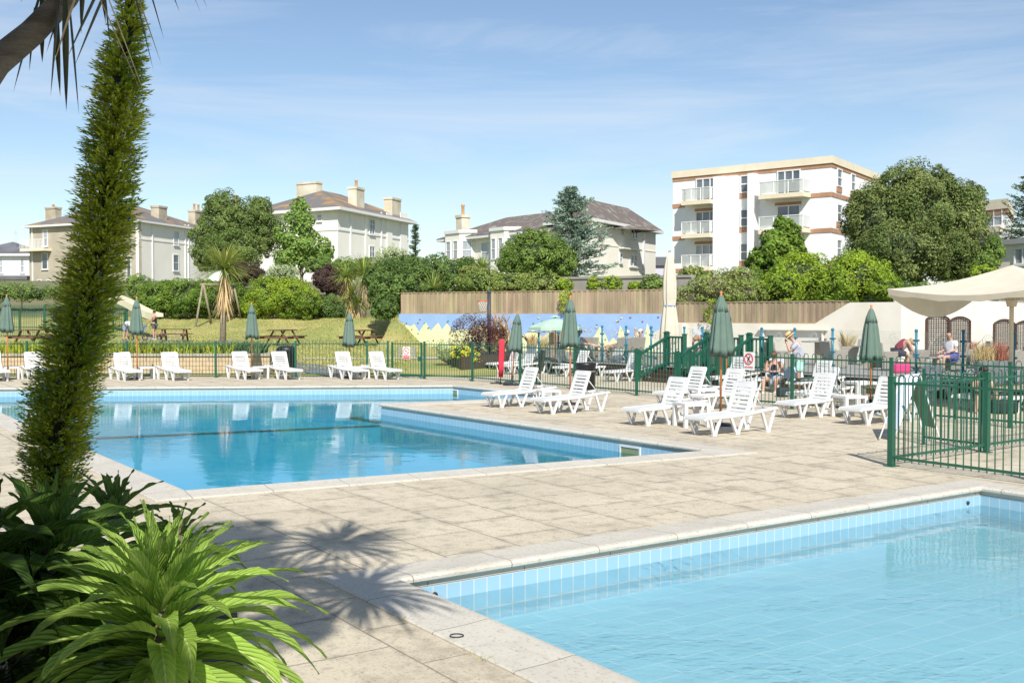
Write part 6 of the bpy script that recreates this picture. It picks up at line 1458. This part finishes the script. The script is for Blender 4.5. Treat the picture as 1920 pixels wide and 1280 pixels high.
def cordyline(label,u,v_base,v_head,Y,heads,L,w,n=150,skirt=40,r=.12,gz=None,pe=1):
    t=thing('cordyline_palm',label,'palm',P(u,v_base,Y)); b=t.location; tb=MB(); fb=MB(); ob=MB()
    for (du,vh,s) in heads:
        h=P(u+du,vh,Y)-b; m_=Vector((h.x*.35,0,h.z*.55)); tb.tube([(0,0,-.3),m_,h],[r*1.25,r,r*.75],8)
        head(fb,h,int(n*s),L*s,w)
        if skirt:
            for _ in range(int(skirt*s)):
                a=random.random()*6.283; V,F=strap(h+Vector((0,0,-random.random()*L*.8)),(math.cos(a)*.5,math.sin(a)*.5,-1),L*random.uniform(.5,.9),w*1.1,.5,4); ob.add(V,F,smooth=False)
    fb.build('crown',M['cordleaf'],t); tb.build('trunk',M['bark_pale'],t)
    if skirt: ob.build('dead_leaves',M['cordold'],t)
cordyline('single cordyline palm with a dry leaf skirt on the lawn',418,641,505,47,[(2,505,1.0)],1.65,.055,n=330,skirt=130,r=.12)
cordyline('multi headed cordyline cluster beside the ivy hedge',680,595,505,66,[(2,515,1.0),(-30,520,.9),(-22,558,.95),(18,525,.8),(-8,572,.8)],1.5,.06,n=170,skirt=45,r=.12)
t=thing('spiky_plant','spiky yucca like plant hanging over the left end of the timber fence','plant',P(813,548,52.5)); fb=MB(); head(fb,Vector((0,0,.2)),90,1.0,.05,droop=(.1,.9),elev=(.0,1.3)); fb.build('leaves',M['cordleaf'],t)
t=thing('spiky_plant','larger spiky plant in front of the ivy hedge above the mural','plant',P(905,512,54)); fb=MB(); head(fb,Vector((0,0,.2)),60,.9,.05,droop=(.1,.9),elev=(.2,1.3)); fb.build('leaves',M['cordleaf'],t)
# vines hanging on the fence and mural
for (u,v,l) in ((1063,560,'ivy trail over the timber fence above the middle parasol'),(1338,585,'ivy trail low on the timber fence behind the near parasol')):
    F_=(o0,wd,wn) if u<1262 else (o2,d2,Vector((d2.y,-d2.x,0))); s,z=wz(v,u) if u<1262 else q2(u,v); p=F_[0]+F_[1]*s+F_[2]*.1
    o=cloud('vine',[(p.x,p.y,z,.28,.08,.5)],500,.09,LM['bright'],core=None,clump=.5); tag(o,l,'climber')
# ================================================================ foreground planting
tag(fill('planting_bed',[[Vector((-9,-3,0)),Vector((-1.5,-3,0)),Vector((-1.2,3.2,0)),Vector((-1.35,5.4,0)),Vector((-1.9,7.3,0)),Vector((-2.6,7.9,0)),Vector((-9,7.9,0))]],.006,mat('bed_soil',(.05,.038,.025),1,base2=(.025,.02,.014),nscale=4,bump=1,bscale=20,dist=.04)),kind='structure')
# ---- giant shaggy flower spike
M['spike']=mat('spike_bract',(.56,.60,.07),.6,base2=(.32,.44,.05),nscale=3,trans=.5,island=.4,spec=.25)
M['spikeflower']=mat('spike_flower',(.20,.20,.55),.6,trans=.3,island=.3)
path=[(240,-45,18),(243,50,24),(232,100,35),(225,140,42),(224,200,45),(210,300,51),(200,380,52),(193,450,54),(166,560,52),(147,640,56),(131,700,58),(114,760,62),(106,820,60),(101,870,59),(98,950,47)]
YS=6.0
sp=[(P(u,v,YS),r*YS/FPX) for u,v,r in path]
t=thing('flower_spike','towering shaggy dark green flower spike with tiny blue flowers, leaning beside the pool','flower spike',Vector((sp[-1][0].x-.02,YS,0)))
o_=t.location.copy()
# cumulative sampling
segs=[(sp[i],sp[i+1]) for i in range(len(sp)-1)]; w_=[(a[0]-b[0]).length*(a[1]+b[1]) for a,b in segs]
VV=[];FF=[];fl=MB()
def leafq(p,d,L,wd_,up):
    s=d.cross(up); s=s.normalized() if s.length>.01 else Vector((1,0,0)); n=len(VV); m_=p+d*L*.45
    VV.extend([p,m_+s*wd_,p+d*L,m_-s*wd_]); FF.append([n,n+1,n+2,n+3])
NL=4300; BL=.03
for i in range(NL):
    (a,ra),(b,rb)=random.choices(segs,w_)[0]; f=random.random(); c=a.lerp(b,f); c.z=round(c.z/BL)*BL+random.gauss(0,.004); r=(ra+rb)/2 if False else ra*(1-f)+rb*f
    an=random.random()*6.283; out=Vector((math.cos(an),math.sin(an),.0)); d=(out+Vector((0,0,random.uniform(.0,.35)))).normalized(); L=r*random.uniform(.72,1.12)
    if random.random()<.05: L*=1.2
    st=c+out*r*.12; nb=int(9+L*34)
    for k in range(nb):
        g=.12+.88*(k+random.random()*.5)/nb; q=st+d*L*g+Vector((0,0,-.09*g*g*L+.16*g**3*L)); 
        dd=(d*1.1+Vector((random.gauss(0,.24),random.gauss(0,.24),random.gauss(.12,.22)))).normalized(); q=q+Vector((random.gauss(0,.005),random.gauss(0,.005),random.gauss(0,.004)))
        leafq(q-o_,dd,.043*(1.3-g*.6)*random.uniform(.7,1.3),.0052,Vector((random.gauss(0,.5),random.gauss(0,.5),1)))
    if random.random()<.22:
        q=st+d*L*random.uniform(.75,.98)+Vector((0,0,.01)); fl.sphere(q-o_,.0062,5,3,jit=.2)
mb=MB(); mb.v=[tuple(v) for v in VV]; mb.f=FF; n=len(FF); mb.uv=[None]*n; mb.m=[0]*n; mb.sm=[False]*n; mb.build('bracts',M['spike'],t); tag(fl.build('flowers',M['spikeflower'],t),kind='stuff')
mb=MB(); mb.tube([p-o_ for p,r in sp]+[Vector((0,0,0))],[r*.34 for p,r in sp]+[.05],8); mb.build('stem',mat('dark_stem',(.03,.045,.015),.9,base2=(.015,.02,.008),nscale=30,bump=1,bscale=40),t)
# ---- broad leaf rosettes
def rosmat(name,c1,c2):
    m,N,L,b=nt_new(name); tc=N.new('ShaderNodeTexCoord'); sx=N.new('ShaderNodeSeparateXYZ'); L.new(tc.outputs['UV'],sx.inputs[0])
    # pleats: side veins running forward from the midrib
    ab=N.new('ShaderNodeMath'); ab.operation='ABSOLUTE'; L.new(sx.outputs[0],ab.inputs[0])
    ma=N.new('ShaderNodeMath'); ma.operation='MULTIPLY_ADD'; L.new(ab.outputs[0],ma.inputs[0]); ma.inputs[1].default_value=-4.2; 
    sc=N.new('ShaderNodeMath'); sc.operation='MULTIPLY'; sc.inputs[1].default_value=22; L.new(sx.outputs[1],sc.inputs[0]); L.new(sc.outputs[0],ma.inputs[2])
    sn=N.new('ShaderNodeMath'); sn.operation='SINE'; m6=N.new('ShaderNodeMath'); m6.operation='MULTIPLY'; m6.inputs[1].default_value=3.6; L.new(ma.outputs[0],m6.inputs[0]); L.new(m6.outputs[0],sn.inputs[0])
    r=N.new('ShaderNodeMapRange'); r.inputs[1].default_value=.55; r.inputs[2].default_value=1.0; r.inputs[4].default_value=.28; L.new(sn.outputs[0],r.inputs[0])
    mid=N.new('ShaderNodeMapRange'); mid.inputs[1].default_value=.10; mid.inputs[2].default_value=.04; L.new(ab.outputs[0],mid.inputs[0])
    mx=N.new('ShaderNodeMath'); mx.operation='MAXIMUM'; L.new(r.outputs[0],mx.inputs[0]); L.new(mid.outputs[0],mx.inputs[1])
    nz=N.new('ShaderNodeTexNoise'); nz.inputs['Scale'].default_value=3; L.new(tc.outputs['Object'],nz.inputs[0]); m0=N.new('ShaderNodeMix'); m0.data_type='RGBA'; L.new(nz.outputs[0],m0.inputs[0]); m0.inputs[6].default_value=(*c1,1); m0.inputs[7].default_value=(c1[0]*.6,c1[1]*.75,c1[2]*.6,1)
    mc=N.new('ShaderNodeMix'); mc.data_type='RGBA'; L.new(mx.outputs[0],mc.inputs[0]); L.new(m0.outputs[2],mc.inputs[6]); mc.inputs[7].default_value=(*c2,1)
    g=N.new('ShaderNodeNewGeometry'); h=N.new('ShaderNodeHueSaturation'); rr=N.new('ShaderNodeMapRange'); rr.inputs[3].default_value=.75; rr.inputs[4].default_value=1.2; L.new(g.outputs['Random Per Island'],rr.inputs[0]); L.new(rr.outputs[0],h.inputs['Value']); L.new(mc.outputs[2],h.inputs['Color'])
    L.new(h.outputs[0],b.inputs['Base Color']); b.inputs['Roughness'].default_value=.5; b.inputs['Specular IOR Level'].default_value=.3
    bp=N.new('ShaderNodeBump'); bp.inputs['Strength'].default_value=.7; bp.inputs['Distance'].default_value=.006; L.new(sn.outputs[0],bp.inputs['Height']); L.new(bp.outputs[0],b.inputs['Normal'])
    t_=N.new('ShaderNodeBsdfTranslucent'); L.new(h.outputs[0],t_.inputs[0]); ms=N.new('ShaderNodeMixShader'); ms.inputs[0].default_value=.4; L.new(b.outputs[0],ms.inputs[1]); L.new(t_.outputs[0],ms.inputs[2]); L.new(ms.outputs[0],N['Material Output'].inputs[0]); return m
M['ros']=rosmat('rosette_leaf',(.42,.58,.10),(.60,.70,.27)); M['rosm']=rosmat('shaded_rosette_leaf',(.16,.27,.045),(.26,.36,.10)); M['rosd']=rosmat('deep_shade_rosette_leaf',(.075,.135,.02),(.14,.20,.05))  # rosm and rosd hold the bed's shade as darker copies of the leaf colour
def bigleaf(mb,c,d,L,w,droop,twist=0,seg=16,curl=0):
    d=Vector(d).normalized(); side=d.cross(Vector((0,0,1))).normalized(); cur=d.copy(); p=Vector(c); V=[];UV=[];ph=random.random()*6; wob=random.uniform(-.25,.25)
    for i in range(seg+1):
        f=i/seg; ww=w*(.14+.86*math.sin(PI*min(1,f*1.02)**.72)**.9 if f<.97 else .04)*.5
        if f>.75: ww*=(1-(f-.75)/.25*.55)
        tw=twist*f; s=(side*math.cos(tw)+side.cross(cur)*math.sin(tw)).normalized(); nrm=s.cross(cur).normalized()
        for j in range(-3,4):
            g=j/3; V.append(p+s*ww*g+nrm*(abs(g)**1.3*ww*.55+.006*math.sin(f*19+g*2+ph)*abs(g))); UV.append((g,f))
        p=p+cur*(L/seg); side=(side+cur.cross(Vector((0,0,1)))*wob*.12).normalized(); cur=(cur+Vector((0,0,-droop*(.35+1.3*f)/seg))+side*wob*.1).normalized()
        side=(side-cur*side.dot(cur)).normalized()
    F=[];U=[]
    for i in range(seg):
        for j in range(6):
            a=i*7+j; q=(a,a+1,a+8,a+7); F.append(q); U.append([UV[k] for k in q])
    mb.add(V,F,U,smooth=True)
def rosette(label,c,n,L,W,tiers,stem_to=0,m='ros',az=None,name='rosette_plant'):
    t=thing(name,label,'plant',(c.x,c.y,stem_to)); h=c.z-stem_to; mb=MB()
    ga=2.39996
    for i in range(n):
        f=i/n; a=i*ga+random.uniform(-.25,.25); e=1.35-1.55*f**.75; dr=.35+1.5*f+random.uniform(-.15,.25); l=L*(.42+.62*min(1,f*1.9))*random.uniform(.85,1.12)
        base=Vector((.035*math.cos(a)*(f+.2),.035*math.sin(a)*(f+.2),h-.24*f*tiers)); bigleaf(mb,base,(math.cos(a)*math.cos(e),math.sin(a)*math.cos(e),math.sin(e)),l,W*(.45+.6*min(1,f*1.6)),dr,random.uniform(-.5,.5))
    mb.build('leaves',M[m],t); mb=MB(); mb.tube([(0,0,0),(.02,0,h*.5),(0,0,h+.03)],[.035,.03,.02],8); mb.build('stem',M['bark'],t)
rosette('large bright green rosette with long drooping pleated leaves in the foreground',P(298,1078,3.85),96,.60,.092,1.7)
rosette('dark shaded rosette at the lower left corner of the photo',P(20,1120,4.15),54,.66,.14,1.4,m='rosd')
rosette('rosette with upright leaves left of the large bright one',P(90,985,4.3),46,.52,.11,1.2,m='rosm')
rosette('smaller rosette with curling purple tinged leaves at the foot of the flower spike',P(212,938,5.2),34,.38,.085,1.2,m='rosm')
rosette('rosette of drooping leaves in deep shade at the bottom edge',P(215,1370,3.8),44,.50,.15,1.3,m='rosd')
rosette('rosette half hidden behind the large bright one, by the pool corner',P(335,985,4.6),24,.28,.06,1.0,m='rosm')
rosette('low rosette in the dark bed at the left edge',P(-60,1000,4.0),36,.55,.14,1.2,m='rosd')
# ---- leaning cordyline whose crown hangs above the picture
M['strapd']=mat('dark_strap_leaf',(.035,.04,.02),.5,base2=(.07,.07,.02),nscale=2,trans=.15,island=.4)
t=thing('cordyline_palm','leaning pale trunk of a cordyline with dark strap leaves hanging in from the top left','palm',(-3.35,3.7,0)); o_=t.location.copy()
c1=P(165,-190,4.6); tb=MB(); rr=.062
tb.tube([Vector((0,0,0)),Vector((-.12,.1,.8)),Vector((-.1,.3,1.7))+Vector((0,0,0)),P(-75,215,4.3)-o_,P(-8,118,4.45)-o_,P(60,62,4.5)-o_,P(125,-5,4.55)-o_,P(170,-80,4.6)-o_,c1-o_],[.11,.10,.085,.066,.058,.052,.048,.044,.04],14)
heads=[(c1,170,.62),(Vector((-.85,4.1,5.0)),130,.8),(Vector((-2.1,2.6,4.7)),130,.9),(Vector((-.5,3.2,4.3)),120,.8),(Vector((-1.2,3.3,4.6)),120,.85)]
j0=P(170,-80,4.6)
for c,n_,l in heads[1:]: tb.tube([j0-o_,j0.lerp(c,.5)+Vector((0,0,.15))-o_,c-o_],[.042,.04,.035],10)
tb.build('trunk',mat('grey_trunk',(.20,.165,.125),.9,base2=(.10,.08,.06),nscale=4,stretch=(1,1,4),bump=1,bscale=18),t); fb=MB()
for c,n_,l in heads: head(fb,c-o_,n_,l,.05,droop=(.5,2.2),elev=(-.7,1.3),seg=8)
for (u,v,L,ln) in ((85,15,.42,-.3),(100,20,.40,.05),(122,40,.40,.0),(128,45,.42,.08),(112,40,.36,-.1),(205,0,.33,-.5),(215,5,.36,-.45),(78,60,.22,0),(65,75,.22,-.1),(190,-10,.30,.1),(235,-20,.40,.25),(262,-20,.28,.3),(145,-20,.35,-.35)):
    V,F=strap(P(u,v-60,4.5+random.uniform(-.1,.2))-o_,(ln,0,-1),L*1.25,.035,.15,6); fb.add(V,F)
fb.build('crown',M['strapd'],t); ob=MB()
for (u,v,L,ln) in ((170,-40,.5,.45),(185,-50,.55,.38),(150,-30,.35,-.35),(250,-30,.35,.35)):
    V,F=strap(P(u,v,4.4)-o_,(ln,0,-1),L,.028,.1,6); ob.add(V,F)
ob.build('dead_leaves',M['cordold'],t)
# ---- unseen shade tree at left, crown lobes added and shaped to shade the bed
M['shade']=leafm('shade_leaf',(.08,.13,.04),.3,.3)
tree('shade_tree','unseen leafy evergreen tree behind the camera, crown shaped to shade the flower bed','tree',(-4.6,-1.5,0),[(b[0]+.1*max(0,b[2]-3.5),*b[1:]) for b in [(-4.8,-1.5,4.6,2.3,2.0,1.6),(-3.7,-.6,3.9,1.1,1.0,.9),(-4.2,-3.5,6.6,2.2,2,1.6),(-3.4,-2.6,5.6,1.2,1.2,1.0),(-3.0,-4.4,8.2,1.3,1.3,1.0),(-3.1,-1.4,6.1,1.35,1.1,1.0),(-2.2,-1.6,4.9,1.3,1.0,.75),(-3.6,.2,4.6,1.5,1.0,1.2),(-1.6,-1.0,4.4,.8,.8,.5),(-2.35,-2.5,9.4,1.1,1.1,1.15),(-2.9,2.2,3.4,1.25,1.0,.55),(-3.4,3.2,1.7,1.35,1.2,1.3),(-1.80,-1.0,9.75,.42,.5,1.2),(-1.75,-1.5,7.9,.6,.6,.5),(-1.35,-1.0,8.8,.4,.5,.35),(-1.25,-1.5,7.5,.45,.5,.35),(-.85,-1.2,7.8,.32,.4,.3),(-1.95,-.7,5.25,.75,.6,.6),(-1.15,-.7,4.55,.6,.5,.35)]],52000,.16,M['shade'],.16,clump=.3,coref=.75)
# ================================================================ light
sd=Vector((.13,-1.0,.97)).normalized()
EL=math.asin(sd.z); AZ=math.atan2(sd.x,sd.y)
sl=bpy.data.lights.new('sun','SUN'); sl.energy=4.7; sl.angle=R(.53); sl.color=(1,.955,.89); so=bpy.data.objects.new('sun',sl); col.objects.link(so); so.rotation_euler=sd.to_track_quat('Z','Y').to_euler()
w=bpy.data.worlds.new('World'); scn.world=w; w.use_nodes=True; N=w.node_tree.nodes; L=w.node_tree.links; bg=N['Background']
sk=N.new('ShaderNodeTexSky'); sk.sky_type='NISHITA'; sk.sun_disc=False; sk.sun_elevation=EL; sk.sun_rotation=AZ; sk.air_density=1.0; sk.dust_density=.25; sk.ozone_density=1.8; sk.altitude=10
tc=N.new('ShaderNodeTexCoord'); mp=N.new('ShaderNodeMapping'); mp.inputs['Rotation'].default_value=(0,R(-12),R(12)); mp.inputs['Scale'].default_value=(1.0,1.3,8.5); L.new(tc.outputs['Generated'],mp.inputs[0])
n=N.new('ShaderNodeTexNoise'); n.inputs['Scale'].default_value=1.7; n.inputs['Detail'].default_value=10; n.inputs['Roughness'].default_value=.62; n.inputs['Distortion'].default_value=.9; L.new(mp.outputs[0],n.inputs[0])
r=N.new('ShaderNodeMapRange'); r.inputs[1].default_value=.43; r.inputs[2].default_value=.70; r.inputs[4].default_value=.48; L.new(n.outputs[0],r.inputs[0])
mx=N.new('ShaderNodeMix'); mx.data_type='RGBA'; L.new(r.outputs[0],mx.inputs[0]); L.new(sk.outputs[0],mx.inputs[6]); mx.inputs[7].default_value=(6.2,6.6,7.2,1)
L.new(mx.outputs[2],bg.inputs[0]); bg.inputs[1].default_value=.10
scn.view_settings.view_transform='Standard'; scn.view_settings.look='None'; scn.view_settings.exposure=.42; scn.view_settings.gamma=1
scn.render.engine='CYCLES'; scn.cycles.transparent_max_bounces=24; scn.cycles.max_bounces=8
